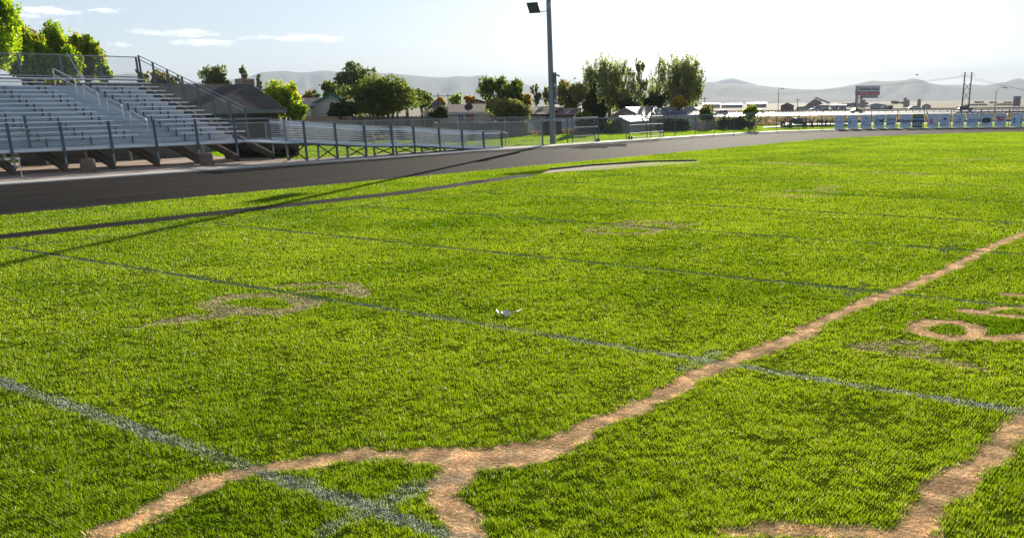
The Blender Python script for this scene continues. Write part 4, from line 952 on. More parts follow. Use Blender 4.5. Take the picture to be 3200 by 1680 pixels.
# ------------------------------------------------------------------ buildings
def onplane(px_, py_, P0, n):
    d = Vector(ray(px_, py_)); O = Vector((0,0,H)); t = (Vector(P0)-O).dot(n)/d.dot(n); return O+d*t
def house(label, x0, x1, ye, yr, D, depth, style, wall, roof, wins=(), D2=None, peak=None, hip=0., cat='house', name='house', zb=-.05, over=.35, trim=None, doors=(), group='houses beyond the fence', wallpx=None, rise=None):
    D2 = D2 or D
    A = Vector(AD(x0, ye, D)); B_ = Vector(AD(x1, ye, D2)); ze = (A.z+B_.z)/2; A.z = B_.z = 0
    u = (B_-A).normalized(); n = Vector((-u.y, u.x, 0)); w = (B_-A).length
    if n.dot(Vector((_f[0], _f[1], 0))) < 0: n = -n
    c = (A+B_)/2; t = thing(name, (c.x, c.y, zb), label, cat, group)
    xm = peak or (x0+x1)/2; q = onplane(xm, yr, c+n*(0 if style == 'gable' else depth/2), n); zr = rise+ze if rise else q.z; pk = (q-A).dot(u)
    m = MB(); up = Vector((0,0,1)); e = up*ze; b0 = up*zb
    wa, wb = (A, B_)
    if wallpx: wa = A+u*((onplane(wallpx[0], ye, c, n)-A).dot(u)); wb = A+u*((onplane(wallpx[1], ye, c, n)-A).dot(u))
    if style == 'side':
        rA = A+n*depth/2+u*(hip*depth/2); rB = B_+n*depth/2-u*(hip*depth/2); rz = up*zr
        m.quad(wa+b0, wb+b0, wb+e, wa+e); m.quad(wb+n*depth+b0, wa+n*depth+b0, wa+n*depth+e, wb+n*depth+e)
        for s in (wa, wb):
            if hip: m.quad(s+b0, s+n*depth+b0, s+n*depth+e, s+e)
            else: m.add([s+b0, s+n*depth+b0, s+n*depth+e, s+n*depth/2+up*(zr-.08), s+e], [(0,1,2,3,4)])
        f = over*(zr-ze)/(depth/2); o = over
        R_ = MB(); eA = A-u*o-n*o+up*(ze-f); eB = B_+u*o-n*o+up*(ze-f); fA = A-u*o+n*(depth+o)+up*(ze-f); fB = B_+u*o+n*(depth+o)+up*(ze-f)
        gA = rA+rz-u*(0 if hip else o); gB_ = rB+rz+u*(0 if hip else o)
        R_.add([eA, eB, gB_, gA, fA, fB], [(0,1,2,3), (5,4,3,2), (0,3,4), (1,5,2)] if hip else [(0,1,2,3), (5,4,3,2)])
        uvs = None
        F_ = MB(); F_.bar(eA-up*.07, eB-up*.07, .05, .17)
    else:
        pkp = A+u*pk+up*zr
        m.add([A+b0, B_+b0, B_+e, pkp-up*.05, A+e], [(0,1,2,3,4)]); m.add([A+n*depth+b0, B_+n*depth+b0, B_+n*depth+e, pkp+n*depth-up*.05, A+n*depth+e], [(4,3,2,1,0)])
        m.quad(A+b0, A+n*depth+b0, A+n*depth+e, A+e); m.quad(B_+b0, B_+n*depth+b0, B_+n*depth+e, B_+e)
        R_ = MB(); F_ = MB()
        for s, sg in ((A, -1), (B_, 1)):
            run = (s-(A+u*pk)).length; sl = (zr-ze)/run; ev = s+u*sg*over+up*(ze-over*sl)
            R_.quad(ev-n*over, ev+n*(depth+over), pkp+n*(depth+over), pkp-n*over)
            F_.bar(ev-n*(over+.03)-up*.08, pkp-n*(over+.03)-up*.08, .05, .2)
    part(m, 'wall', wall, t)
    o = part(R_, 'roof', roof, t); s_ = o.modifiers.new('s', 'SOLIDIFY'); s_.thickness = .1; s_.offset = 0
    part(F_, 'fascia', trim or flat('trim_grey', (.35,.34,.32)), o)
    for (a, b, c_, d) in wins:
        P = onplane(a, d, A, n)-n*.04; Q = onplane(c_, d, A, n)-n*.04; z2 = onplane(a, b, A, n).z; z1 = P.z
        f = MB(); P2 = Vector((P.x,P.y,0)); Q2 = Vector((Q.x,Q.y,0)); uu = (Q2-P2).normalized()
        f.bar(P2+up*(z1), Q2+up*(z1), .06, .08); f.bar(P2+up*(z2), Q2+up*(z2), .06, .08); f.bar(P2+up*z1, P2+up*z2, .08, .06, up=n); f.bar(Q2+up*z1, Q2+up*z2, .08, .06, up=n); f.bar((P2+Q2)/2+up*z1, (P2+Q2)/2+up*z2, .05, .05, up=n)
        wi = part(f, 'window', mt['white'], t); g_ = MB(); g_.quad(P2+up*z1+n*.01, Q2+up*z1+n*.01, Q2+up*z2+n*.01, P2+up*z2+n*.01); part(g_, 'pane', mt['glass'], wi)
    for (a, b, c_, d, mm) in doors:
        P = onplane(a, d, A, n)-n*.03; Q = onplane(c_, d, A, n)-n*.03; z2 = onplane(a, b, A, n).z
        f = MB(); f.bar(Vector((P.x,P.y,(z2+P.z)/2)), Vector((Q.x,Q.y,(z2+P.z)/2)), .05, z2-P.z); part(f, 'door', mm, t)
    t['_n'] = 0; del t['_n']
    return t, A, u, n
# dark shingled building beside the stand
def shingle_house():
    t = thing('clubhouse', (38, 64, 0), 'long low building with a dark shingle roof right behind the stand', 'building')
    x0, x1 = 29.5, 45.5; ze, zr = 2.62, 4.52
    m = MB(); m.box(x0+.5, x1-.45, 62.5, 69.6, -.02, 2.5); o = part(m, 'wall', shingle('dark_block', (.085,.06,.045), (.11,.08,.06), (.04,.03,.025), .4, .2, bump=.3), t)
    uv = o.data.uv_layers.new(name='UVMap')
    for p in o.data.polygons:
        for li in p.loop_indices:
            v = o.data.vertices[o.data.loops[li].vertex_index].co; uv.data[li].uv = (v.x+v.y, v.z)
    m = MB()
    m.add([(x1-.45,62.5,2.4),(x1-.45,69.6,2.4),(x1-.45,66.05,4.4)], [(0,1,2)]); part(m, 'gable', flat('gable_grey', (.2,.19,.18)), t)
    m = MB(); m.quad((x0,62,ze),(x1,62,ze),(x1,66.05,zr),(x0,66.05,zr)); m.quad((x1,70.1,ze),(x0,70.1,ze),(x0,66.05,zr),(x1,66.05,zr))
    o = part(m, 'roof', shingle('dark_shingle', (.105,.088,.075), (.18,.155,.135), (.02,.018,.016), .38, .17, bump=.9, bias=-.2), t); L_ = 16.; s = 4.47; uvquads(o, [[(0,0),(L_,0),(L_,s),(0,s)]]*2)
    o.modifiers.new('s', 'SOLIDIFY').thickness = .08
    m = MB(); m.box(x0, x1, 61.93, 61.99, 2.40, 2.64); part(m, 'fascia', flat('fascia_grey', (.23,.25,.24)), o)
    m = MB(); m.bar((x1+.03,62,ze-.06),(x1+.03,66.05,zr-.06),.05,.18); part(m, 'barge_board', flat('fascia_grey', (.23,.25,.24)), o)
    c = AD(766, 262, 81); m = MB(); m.box(c[0]-.55, c[0]+.5, c[1]-.5, c[1]+.5, 4.2, 4.95); ac = part(m, 'rooftop_cooler', flat('cooler', (.46,.33,.27)), t)
    for i in range(7): m = MB(); m.box(c[0]-.5, c[0]+.45, c[1]-.53, c[1]-.505, 4.3+.085*i, 4.34+.085*i); part(m, 'louvre', flat('louvre_grey', (.3,.22,.18)), ac)
shingle_house()
cream = flat('cream_wall', (.62,.56,.47)); white_w = flat('white_wall', (.70,.70,.68)); beige = flat('beige_wall', (.52,.45,.38)); yellow_w = flat('yellow_wall', (.58,.52,.33))
beige_r = flat('beige_roof', (.27,.20,.16)); pink_r = flat('pink_roof', (.30,.18,.15)); dark_r = flat('dark_roof', (.04,.04,.05)); metal_r = pbr('metal_roof', (.13,.125,.12), .6, .1, (.27,.255,.24), 1.6, 5, stretch=(1,4,1), spec=.3); slate = flat('slate_roof', (.08,.09,.13))
teal = flat('teal_trim', (.02,.20,.17)); pinkd = flat('pink_door', (.55,.30,.22)); brownf = flat('brown_trim', (.12,.06,.05))
house('house with a pinkish hip roof half hidden by the bright maple', 790, 868, 305, 280, 118, 8, 'side', beige, pink_r)
house('low house with a pink-brown roof tip left of the teal gable', 905, 968, 318, 307, 130, 8, 'side', beige, pink_r, hip=.8)
house('house with a near-black roof behind the teal-trimmed gable', 962, 1030, 325, 307, 116, 8, 'side', beige, dark_r)
t, A, u, n = house('white gabled house with teal roof trim', 968, 1096, 326, 291, 102, 11, 'gable', white_w, beige_r, wins=((1031,302,1043,313),), trim=teal, peak=1035)
house('small white flat-roofed annex at the left of the teal-trimmed house', 930, 970, 330, 324, 99, 4, 'side', white_w, flat('white_roof', (.6,.6,.6)), trim=teal, name='annex', cat='annex', hip=.9)
t, A, u, n = house('long beige bungalow with a dish and a cooler on its roof', 1404, 1512, 350, 327, 104, 9, 'side', white_w, beige_r, wins=((1433,356,1450,379),), doors=((1462,353,1481,378,pinkd),(1457,353,1461,378,mt['dark'])), trim=mt['white'])
house('left wing of the beige bungalow behind the round dark bush', 1325, 1408, 351, 326, 107, 9, 'side', white_w, beige_r, wins=((1334,359,1344,366),), trim=mt['white'], hip=.4)
house('house with a dark red roof edge behind the airy tree', 1462, 1540, 326, 310, 135, 9, 'gable', flat('tan_wall', (.5,.36,.26)), brownf, trim=brownf, peak=1487)
t4, A4, u4, n4 = house('pale house with a tan hip roof left of the floodlight pole', 1632, 1706, 356, 333, 101, 9, 'side', white_w, beige_r, wins=((1672,359,1685,371),(1647,366,1653,373)), hip=.8, trim=brownf)
t5, A5, u5, n5 = house('pale house with a tan hip roof right of the floodlight pole', 1700, 1806, 358, 338, 103, 9, 'side', white_w, beige_r, wins=((1793,361,1804,370),), hip=.9, trim=brownf)
house('low house with a slate blue roof far behind the floodlight pole', 1660, 1765, 336, 328, 128, 8, 'side', beige, slate)
t6, A6, u6, n6 = house('cream gabled house with a glinting metal roof', 1908, 2012, 366, 336, 103, 9, 'gable', cream, metal_r, wins=((1950,345,1956,352),(1963,345,1968,352),(1986,370,1994,378)), peak=1957, D2=101.6)
t6b, A6b, u6b, n6b = house('small pale shed with a bright lean roof before the cream house', 1921, 1960, 376, 364, 94, 5, 'gable', flat('shed_wall', (.42,.38,.34)), metal_r, peak=1937, name='shed', cat='shed', D2=93.5)
house('yellow-walled house with a white glaring roof under the golden tree', 2045, 2106, 352, 336, 112, 8, 'gable', yellow_w, metal_r, peak=2075, D2=111)
house('garage with a slate blue roof and pale walls', 2100, 2178, 361, 349, 104, 7, 'side', yellow_w, slate, doors=((2118,371,2172,384,mt['white']),), name='garage', cat='garage')
house('low dark-roofed house left of the upright olive shrub', 2140, 2192, 346, 335, 125, 8, 'side', beige, flat('brown_roof', (.12,.10,.11)))
def cooler(px0, px1, y0, y1, D, lab):
    a = AD(px0, y1, D); b = AD(px1, y1, D); z2 = AD(px0, y0, D)[2]; z1 = a[2]-.35
    t = thing('rooftop_cooler', (a[0], a[1], z1), lab, 'cooler', 'evaporative coolers on roofs'); A = Vector((a[0],a[1],0)); B_ = Vector((b[0],b[1],0)); u = (B_-A).normalized(); n = Vector((-u.y,u.x,0)); w = (B_-A).length
    m = MB(); m.bar(A+n*.5+Vector((0,0,(z1+z2)/2)), B_+n*.5+Vector((0,0,(z1+z2)/2)), 1., z2-z1); part(m, 'case', flat('case_grey', (.33,.33,.34)), t)
    for i in range(6):
        m = MB(); z = z1+.4+(z2-z1-.45)*i/6; m.bar(A-n*.02+u*.08+Vector((0,0,z)), B_-n*.02-u*.08+Vector((0,0,z)), .03, .03); part(m, 'louvre', flat('louvre_dark', (.18,.18,.19)), t)
cooler(1351, 1381, 318, 332, 106, 'large grey cooler on the left wing of the beige bungalow')
cooler(1744, 1761, 335, 349, 104, 'grey cooler on the tan roof right of the floodlight pole')
# dish, vent pipe
c = Vector(AD(1465, 337, 104)); t = thing('satellite_dish', AD(1463, 349, 104), 'dark satellite dish on the eave of the beige bungalow', 'dish')
m = MB(); m.tube(Vector(AD(1463,349,104)), c, .03); m.tube(c, c-dxy*.35+Vector((0,0,.0)), .015); part(m, 'mast', mt['galv'], t)
m = MB(); nv = Vector((-_f[0]*.6, -_f[1]*.6, .5)).normalized()
for i in range(4): m.tube(c+nv*(.03*i*i/4), c+nv*(.03*(i+1)**2/4), .10+.09*i, .10+.09*(i+1), 18, i == 0)
part(m, 'reflector', mt['dark'], t)
a = Vector(AD(2030, 365, 99)); b = Vector(AD(2037, 355, 99)); c = Vector(AD(2037, 335, 99)); t = thing('vent_pipe', a, 'bent dark vent pipe with a bright cap on the metal roof', 'vent pipe')
m = MB(); m.path([a-Vector((0,0,.3)), b, c], .09); part(m, 'pipe', mt['dark'], t); m = MB(); m.tube(c, c+Vector((0,0,.12)), .2, .05, 12); part(m, 'cap', mt['pipe'], t)
# garden walls and board fences
def wall(lab, x0, x1, yt, D, m_, D2=None, name='garden_wall', cat='wall', boards=False, yt2=None, zb=-.05, posts=0):
    a = Vector(AD(x0, yt, D)); b = Vector(AD(x1, yt2 or yt, D2 or D)); t = thing(name, ((a.x+b.x)/2, (a.y+b.y)/2, zb), lab, cat, cat+'s around the gardens'); L_ = Vector((b.x-a.x, b.y-a.y, 0)); n = max(1, int(L_.length/.16)) if boards else 1
    m = MB(); rr = random.Random(int(x0))
    for i in range(n):
        p = Vector((a.x,a.y,0))+L_*(i/n); q = Vector((a.x,a.y,0))+L_*((i+.93)/n if boards else 1); zt = a.z+(b.z-a.z)*i/n+(rr.uniform(-.04,.04) if boards else 0); h = zt-zb
        m.bar(p+Vector((0,0,zb+h/2)), q+Vector((0,0,zb+h/2)), .03 if boards else .18, h)
    part(m, 'boards' if boards else 'masonry', m_, t)
    m = MB(); m.bar(Vector((a.x,a.y,a.z+(-.25 if boards else .03))), Vector((b.x,b.y,b.z+(-.25 if boards else .03))), .06 if boards else .24, .07); part(m, 'rail' if boards else 'coping', m_, t)
    for i in range(posts):
        p = Vector((a.x,a.y,0))+L_*(i/max(1,posts-1)); m = MB(); m.bar(p+Vector((0,0,zb)), p+Vector((0,0,a.z+.08)), .1, .1); part(m, 'post', m_, t)
dw = pbr('weathered_board', (.05,.04,.035), .9, 0, (.12,.095,.08), 1.5, 5, stretch=(6,6,.5)); pw = pbr('pink_board', (.40,.30,.26), .9, 0, (.55,.44,.38), 1.5, 5, stretch=(6,6,.5)); bw = pbr('block_wall', (.25,.21,.18), .95, 0, (.36,.31,.27), 1.4, 5); bt = pbr('tan_block_wall', (.36,.26,.18), .95, 0, (.46,.34,.25), 1.4, 5)
wall('dark weathered board fence under the broad tree', 1100, 1353, 364, 90, dw, boards=True, name='board_fence', cat='fence')
wall('tan block wall left of the dark board fence', 948, 1100, 366, 91, bt)
wall('long grey block wall behind the tall wire fence', 1353, 1640, 388, 86, bw, D2=90, yt2=387)
wall('short tan end section of the grey block wall', 1640, 1652, 389, 90, bt, name='garden_wall')
wall('brown board fence right of the rules notice', 1693, 1755, 378, 92, dw, boards=True, name='board_fence', cat='fence')
wall('pale board fence beside the round shed', 1800, 1925, 384, 95, flat('grey_board2', (.36,.34,.31)), D2=94, boards=True, name='board_fence', cat='fence')
wall('pinkish vertical board fence below the garage', 2128, 2202, 382, 101, pw, boards=True, yt2=380, name='board_fence', cat='fence', posts=4)
wall('grey block wall between the pinkish fence and the hedge', 2202, 2262, 380, 103, bw)
for lab, px_, y0, y1, D in (('thin utility pole above the beige bungalow', 1371, 292, 330, 190), ('shorter utility pole right of the first one', 1401, 293, 318, 230), ('thin pole on the plain right of the poplars', 2202, 304, 332, 330), ('lonely pole on the plain left of the gravel heap', 2492, 308, 335, 420)):
    a = AD(px_, y1, D); z2 = AD(px_, y0, D)[2]; t = thing('utility_pole', (a[0], a[1], -1.), lab, 'utility pole', 'far utility poles'); m = MB(); m.tube((a[0],a[1],-1.1), (a[0],a[1],z2), .16, .12, 6); part(m, 'pole', mt['bark'], t)
    m = MB(); q = Vector((a[0],a[1],z2-.5)); m.bar(q-dxy*1.1, q+dxy*1.1, .12, .14); part(m, 'crossarm', mt['bark'], t)

# ------------------------------------------------------------------ highway and what lies beyond
def arc(name, D0, D1, p0, p1, m, dz, lab):
    i0 = []; o0 = []
    for q in np.linspace(p0, p1, 60):
        for D, L_ in ((D0, i0), (D1, o0)):
            x, y, _ = AD(q, 340, D); L_.append((x, y, float(terr(x, y))+dz))
    n = 60; mb = MB(); mb.add(i0+o0, [(i, i+1, n+i+1, n+i) for i in range(n-1)]); tag(mb.build(name, m), lab, kind='structure')
asph = pbr('pale_asphalt', (.24,.22,.21), .45, 0, (.32,.30,.28), .3, 5, spec=.7)
arc('highway', 284, 318, 2080, 3900, asph, .12, 'near lanes of the pale highway')
arc('highway', 330, 372, 2080, 3900, asph, .12, 'far lanes of the pale highway')
arc('parking_lot', 116, 125, 2395, 3700, pbr('pale_gravel', (.50,.45,.42), .8, 0, (.60,.55,.52), .6, 5), .05, 'pale strip of car park behind the playground')
arc('side_road', 132, 138, 2180, 2560, pbr('pale_gravel2', (.46,.42,.40), .8), .10, 'pale side road at the foot of the bank')
def guard(lab, D, p0, p1, step, hgt, th, name='guardrail', m_=None):
    pts = []
    q = p0
    while q < p1: x, y, _ = AD(q, 340, D); pts.append(Vector((x, y, float(terr(x, y))+.1))); q += step
    t = thing(name, pts[0], lab, 'guardrail', 'guardrails along the highway'); m_ = m_ or mt['dark']
    m = MB()
    for a, b in zip(pts, pts[1:]): m.bar(a+Vector((0,0,hgt-th/2)), b+Vector((0,0,hgt-th/2)), .06, th)
    part(m, 'rail', m_, t)
    for a in pts[::1]:
        m = MB(); m.bar(a, a+Vector((0,0,hgt-th)), .16, .16); part(m, 'post', m_, t)
guard('long dark guardrail along the far side of the highway', 375, 2215, 3300, 11.6, .86, .36)
guard('thin cable barrier in the middle of the highway', 324, 2230, 3300, 21.5, .75, .06)
guard('short dark guardrail near the right edge of the picture', 262, 2988, 3330, 17.5, .75, .34)
def car(lab, px_, D, toward, L_, body, kind='sedan', py=346, rot=0.):
    x, y, _ = AD(px_, py, D); z = float(terr(x, y))+.13; a = math.atan2(dxy.y, dxy.x)+rot+(math.pi if toward < 0 else 0)
    t = thing('passing_car', (x, y, z), lab, 'car', 'vehicles on the highway', a); wd = 1.75; Ht = {'sedan':1.42,'suv':1.75,'van':1.7}[kind]
    s = L_/4.6
    low = [(-2.25*s,.35),(2.25*s,.35),(2.28*s,.62),(2.1*s,.78),(1.2*s,.9),(-1.7*s if kind == 'sedan' else -2.2*s,.95),(-2.28*s,.8)]
    cab = {'sedan':[(1.2*s,.88),(.45*s,Ht),(-.75*s,Ht),(-1.7*s,.93)],'suv':[(1.15*s,.88),(.6*s,Ht),(-1.9*s,Ht),(-2.2*s,.93)],'van':[(1.5*s,.88),(.9*s,Ht),(-1.6*s,Ht),(-2.15*s,.93)]}[kind]
    def P(poly, w_): 
        m = MB(); m.prism(poly, -w_/2, w_/2); return m
    b = P(low, wd).build('body', body, t); bv = b.modifiers.new('b', 'BEVEL'); bv.width = .09; bv.segments = 2
    r_ = P(cab, wd*.88).build('cabin', body, t); bv = r_.modifiers.new('b', 'BEVEL'); bv.width = .07; bv.segments = 2
    g = MB(); c_ = [(cx_*.93+(-.02*s), .9+(cz_-.9)*.84+.03) for cx_, cz_ in cab]; g.prism(c_, -wd*.447, wd*.447); g.build('side_window', mt['glass'], t)
    (a1, b1_), (a2, b2_) = cab[0], cab[1]; g = MB(); g.add([(a1+.012,-.68,b1_+.06),(a1+.012,.68,b1_+.06),(a2+.03,.6,b2_-.08),(a2+.03,-.6,b2_-.08)], [(0,1,2,3)]); g.build('windscreen', mt['glass'], t)
    for wx in (-1.4*s, 1.45*s):
        for wy in (-wd/2+.08, wd/2-.08):
            m = MB(); m.tube((wx,wy-.11,.33), (wx,wy+.11,.33), .33, n=16); w_ = m.build('wheel', mt['rubber'], t); m = MB(); m.tube((wx,wy-.125,.33), (wx,wy+.125,.33), .18, n=10); m.build('rim', mt['galv'], w_)
    for wy in (-.6, .6):
        m = MB(); m.box(2.2*s, 2.27*s, wy-.15, wy+.15, .6, .72); m.build('headlight', mt['white'], t)
car('dark red car on the highway below the big billboard', 2678, 316, 1, 4.5, pbr('red_paint', (.10,.012,.012), .25, .2), 'sedan', rot=.15)
car('dark green sport utility car under the power pylon', 3017, 338, 1, 4.7, pbr('green_paint', (.025,.04,.035), .25, .2), 'suv', rot=-.1)
car('white van at the left end of the highway by the olive shrub', 2252, 292, -1, 4.8, pbr('white_car', (.7,.7,.7), .2, .1), 'van', rot=.2)
car('white car on the highway behind the young lawn tree', 2372, 335, -1, 4.6, pbr('white_car', (.7,.7,.7), .2, .1), 'sedan')
# street lamps
def lamp(lab, pb, ptop, head, D):
    a = Vector(AD(*pb, D)); a.z = float(terr(a.x, a.y)); b = Vector(AD(*ptop, D)); b.x, b.y = a.x, a.y; h = Vector(AD(*head, D)); t = thing('street_lamp', a, lab, 'street lamp', 'street lamps by the highway')
    m = MB(); m.tube(a, b, .13, .09, 8); part(m, 'pole', mt['galv'], t)
    m = MB(); m.path([b, b.lerp(h, .3)+Vector((0,0,.35)), b.lerp(h, .7)+Vector((0,0,.35)), h+Vector((0,0,.1))], .06); part(m, 'arm', mt['galv'], t)
    u = (h-b); u.z = 0; u.normalize(); m = MB(); m.bar(h, h+u*.9, .32, .2); part(m, 'lamp_head', mt['dark'], t)
lamp('short-armed street lamp standing left of the gravel heap', (2431,352), (2434,281), (2441,277), 285)
lamp('curved-arm street lamp near the right edge of the picture', (3107,352), (3114,283), (3136,275), 272)
# pylon
def pylon():
    D = 430; L0 = Vector(AD(3006,333,D)); R0 = Vector(AD(3027,332,D)); L1 = Vector(AD(3015,226,D)); R1_ = Vector(AD(3037,227,D)); c = (L0+R0)/2; g = float(terr(c.x, c.y))
    L0.z = R0.z = g-.2; L1.x, L1.y = L0.x, L0.y; R1_.x, R1_.y = R0.x, R0.y; R1_.z = L1.z
    t = thing('power_pylon', (c.x, c.y, g), 'dark two-legged power pylon with crossed braces beyond the highway', 'pylon')
    for a, b in ((L0,L1),(R0,R1_)): m = MB(); m.tube(a, b, .32, .24, 8); part(m, 'leg', mt['black'], t)
    for f0, f1 in ((.25,.5),(.5,.72)):
        m = MB(); m.tube(L0.lerp(L1,f0), R0.lerp(R1_,f1), .09, n=6); m.tube(R0.lerp(R1_,f0), L0.lerp(L1,f1), .09, n=6); part(m, 'cross_brace', mt['black'], t)
    u = (R0-L0).normalized(); m = MB(); m.tube(L1-u*1.6-Vector((0,0,1.3)), L1, .04, n=5); m.tube(R1_+u*1.6-Vector((0,0,1.3)), R1_, .04, n=5); m.tube(L1-Vector((0,0,.4)), R1_-Vector((0,0,.4)), .05, n=5); m.tube(L1-u*1.6-Vector((0,0,1.3)), R1_+u*1.6-Vector((0,0,1.3)), .06, n=5); part(m, 'crossarm', mt['galv'], t)
    n = Vector((_f[0],_f[1],0)).normalized()
    for i, (o_, yl) in enumerate(((-1.5, 278), (.5, 283), (2.6, 290))):
        a = L1+u*o_-Vector((0,0,1.6)); 
        for sgn, tgt in ((-1, Vector(AD(1980, yl, 900))), (1, Vector(AD(3700, yl-12, 560)))):
            m = MB(); pts = []
            for k in range(25):
                f = k/24; p = a.lerp(tgt, f); p.z -= 11*4*f*(1-f)*.55; pts.append(p)
            m.path(pts, .035, 4); part(m, 'wire', mt['galv'], t)
pylon()
# billboard
def billboard():
    D = 400; A = Vector(AD(2684, 268, D)); B_ = Vector(AD(2751, 268, D*1.012)); zt = A.z; zb = AD(2684, 298, D)[2]; A.z = B_.z = 0; u = (B_-A).normalized(); n = u.cross(Vector((0,0,1))); up = Vector((0,0,1)); w = (B_-A).length
    c = (A+B_)/2; g = float(terr(c.x, c.y)); t = thing('billboard', (c.x, c.y, g), 'big roadside billboard with a red band, reading Advertise Here!', 'billboard')
    h = zt-zb; m = MB(); m.bar(A+up*(zt+zb)/2-n*.2, B_+up*(zt+zb)/2-n*.2, .35, h); f = part(m, 'face', flat('face_white', (.62,.66,.74), .7), t)
    m = MB(); m.bar(A+up*(zb+h*.17)+n*.0, B_+up*(zb+h*.17)+n*.0, .06, h*.34); part(m, 'red_band', ink('band_red', (.42,.05,.07)), f)
    text('Advertise Here!', h*.43, flat('face_ink', (.03,.04,.07)), c+up*(zb+h*.52), u, parent=t, off=.03, xs=.96*w/(h*.43*6.9), bold=.02)
    text('866-779-8357 \u2022 yesco.com', h*.24, mt['white'], c+up*(zb+h*.085), u, parent=t, off=.08, xs=.95*w/(h*.24*11.6), bold=.01)
    m = MB(); m.bar(A+u*.7+up*(zb-.52), B_-u*.8+up*(zb-.52), .25, .95); part(m, 'apron', flat('apron_grey', (.3,.33,.36)), t)
    text('yesco', .55, ink('band_red', (.42,.05,.07)), c+up*(zb-.7), u, parent=t, off=.16, bold=.01)
    m = MB(); m.bar(A-n*.4+up*(zb-1.05)+u*.4, B_+u*.9-n*.2+up*(zb-1.05), .9, .09); part(m, 'catwalk', mt['dark'], t)
    q = A-u*.05; k = -u*1.5-n*5.5
    m = MB(); m.bar(q+up*(zt+zb)/2-n*.2, q+k*.25+up*(zt+zb)/2-n*.2, .2, h); part(m, 'side_face', mt['galv'], t)
    q = A+u*.1-n*.8; m = MB(); m.tube((q.x,q.y,g-.2), (q.x,q.y,zb+.2), .5, n=14); part(m, 'column', mt['galv'], t)
billboard()
a = Vector(AD(2672.5, 336, 398)); t = thing('utility_pole', (a.x, a.y, -.7), 'thin black pole right in front of the billboard column', 'utility pole', 'far utility poles'); m = MB(); m.tube((a.x,a.y,-.8), (a.x,a.y,AD(2674,284,398)[2]), .14, n=6); part(m, 'pole', mt['black'], t)
m = MB(); z = AD(2674,284,398)[2]; m.bar(Vector((a.x,a.y,z-.2))-dxy*.9, Vector((a.x,a.y,z-.2)), .3, .3); part(m, 'transformer', mt['galv'], t)
# sign seen from the back
def backsign():
    D = 300; A = Vector(AD(3168,301,D)); B_ = Vector(AD(3191,301,D)); zt = A.z; zb = AD(3168,332,D)[2]; A.z = B_.z = 0; c = (A+B_)/2; g = float(terr(c.x,c.y)); t = thing('road_sign', (c.x,c.y,g), 'grey back of a tall road sign on two posts at the right edge', 'road sign'); up = Vector((0,0,1)); n = Vector((_f[0],_f[1],0)).normalized()
    m = MB(); m.bar(A+up*(zt+zb)/2, B_+up*(zt+zb)/2, .08, zt-zb); part(m, 'panel', flat('sign_back', (.24,.24,.26), .6, .3), t)
    for f in (.18, .82): q = A.lerp(B_, f)-n*.12; m = MB(); m.tube((q.x,q.y,g-.2), (q.x,q.y,zt), .12, n=6); part(m, 'post', mt['galv'], t)
    for f in (.2,.5,.8): m = MB(); z = zb+(zt-zb)*f; m.bar(A-n*.08+up*z, B_-n*.08+up*z, .08, .1); part(m, 'stiffener', mt['galv'], t)
backsign()
# gravel heap with conveyor
def heap():
    D = 560; c = Vector(AD(2548, 330, D)); z0 = float(terr(c.x, c.y)); Rr = (Vector(AD(2596,330,D))-Vector(AD(2508,330,D))).length/2; hh = AD(2548,306,D)[2]-z0
    V = []; Fq = []; nr, na = 16, 56; r2 = random.Random(4)
    for i in range(nr+1):
        for j in range(na):
            f = i/nr; a = j/na*6.283; k = 1+.10*math.sin(a*3+1)+.05*math.sin(a*7); z = hh*(1-f)**1.0 if f > .14 else hh*.86+hh*.04*math.sin(a)
            V.append((c.x+math.cos(a)*Rr*f*k, c.y+math.sin(a)*Rr*f*k, z0-.3+z*(1+.06*math.sin(a*5+f*9))+r2.uniform(-.12,.12)))
    for i in range(nr):
        for j in range(na): Fq.append((i*na+j, i*na+(j+1)%na, (i+1)*na+(j+1)%na, (i+1)*na+j))
    m = MB(); m.add(V, Fq); t = thing('gravel_heap', (c.x,c.y,z0), 'big grey-brown gravel heap beyond the highway', 'gravel heap'); part(m, 'heap', pbr('gravel', (.16,.135,.11), .95, 0, (.24,.2,.165), .5, 6), t, True)
    for i, (px_, py_, w_) in enumerate(((2650,325,70),(3045,328,55),(3130,327,48))):
        q = Vector(AD(px_, 333, 620)); t2 = thing('gravel_heap', (q.x,q.y,-.6), ['low long ridge of gravel right of the big heap','low brown mound right of the pylon feet','low brown mound left of the road sign'][i], 'gravel heap'); Rw = w_/2881*620; h2 = AD(px_, py_-7, 620)[2]+.6
        V = []; Fq = []
        for a_ in range(9):
            for b_ in range(41):
                f = b_/40*2-1; g_ = a_/8*2-1; z = max(0, (1-f*f)*(1-g_*g_))**.8*h2*(.75+.3*vnoise(np.array([f*9+i*7]), np.array([g_*2]), 1.)[0]); P_ = q+dxy*(f*Rw)+Vector((_f[0],_f[1],0))*(g_*9); V.append((P_.x,P_.y,-.75+z))
        for a_ in range(8):
            for b_ in range(40): Fq.append((a_*41+b_, a_*41+b_+1, (a_+1)*41+b_+1, (a_+1)*41+b_))
        m = MB(); m.add(V, Fq); part(m, 'mound', pbr('gravel', (.16,.135,.11), .95, 0, (.24,.2,.165), .5, 6), t2, True)
    a = Vector(AD(2549,305,555)); b = Vector(AD(2592,322,545)); t = thing('conveyor', b, 'dark sloping conveyor leaning on the gravel heap', 'conveyor'); m = MB(); m.bar(a, b, .8, .7); part(m, 'boom', mt['dark'], t)
    for f in (.35,.8): q = a.lerp(b, f); m = MB(); m.bar(q, Vector((q.x+1,q.y,-.6)), .25); part(m, 'leg', mt['dark'], t)
heap()
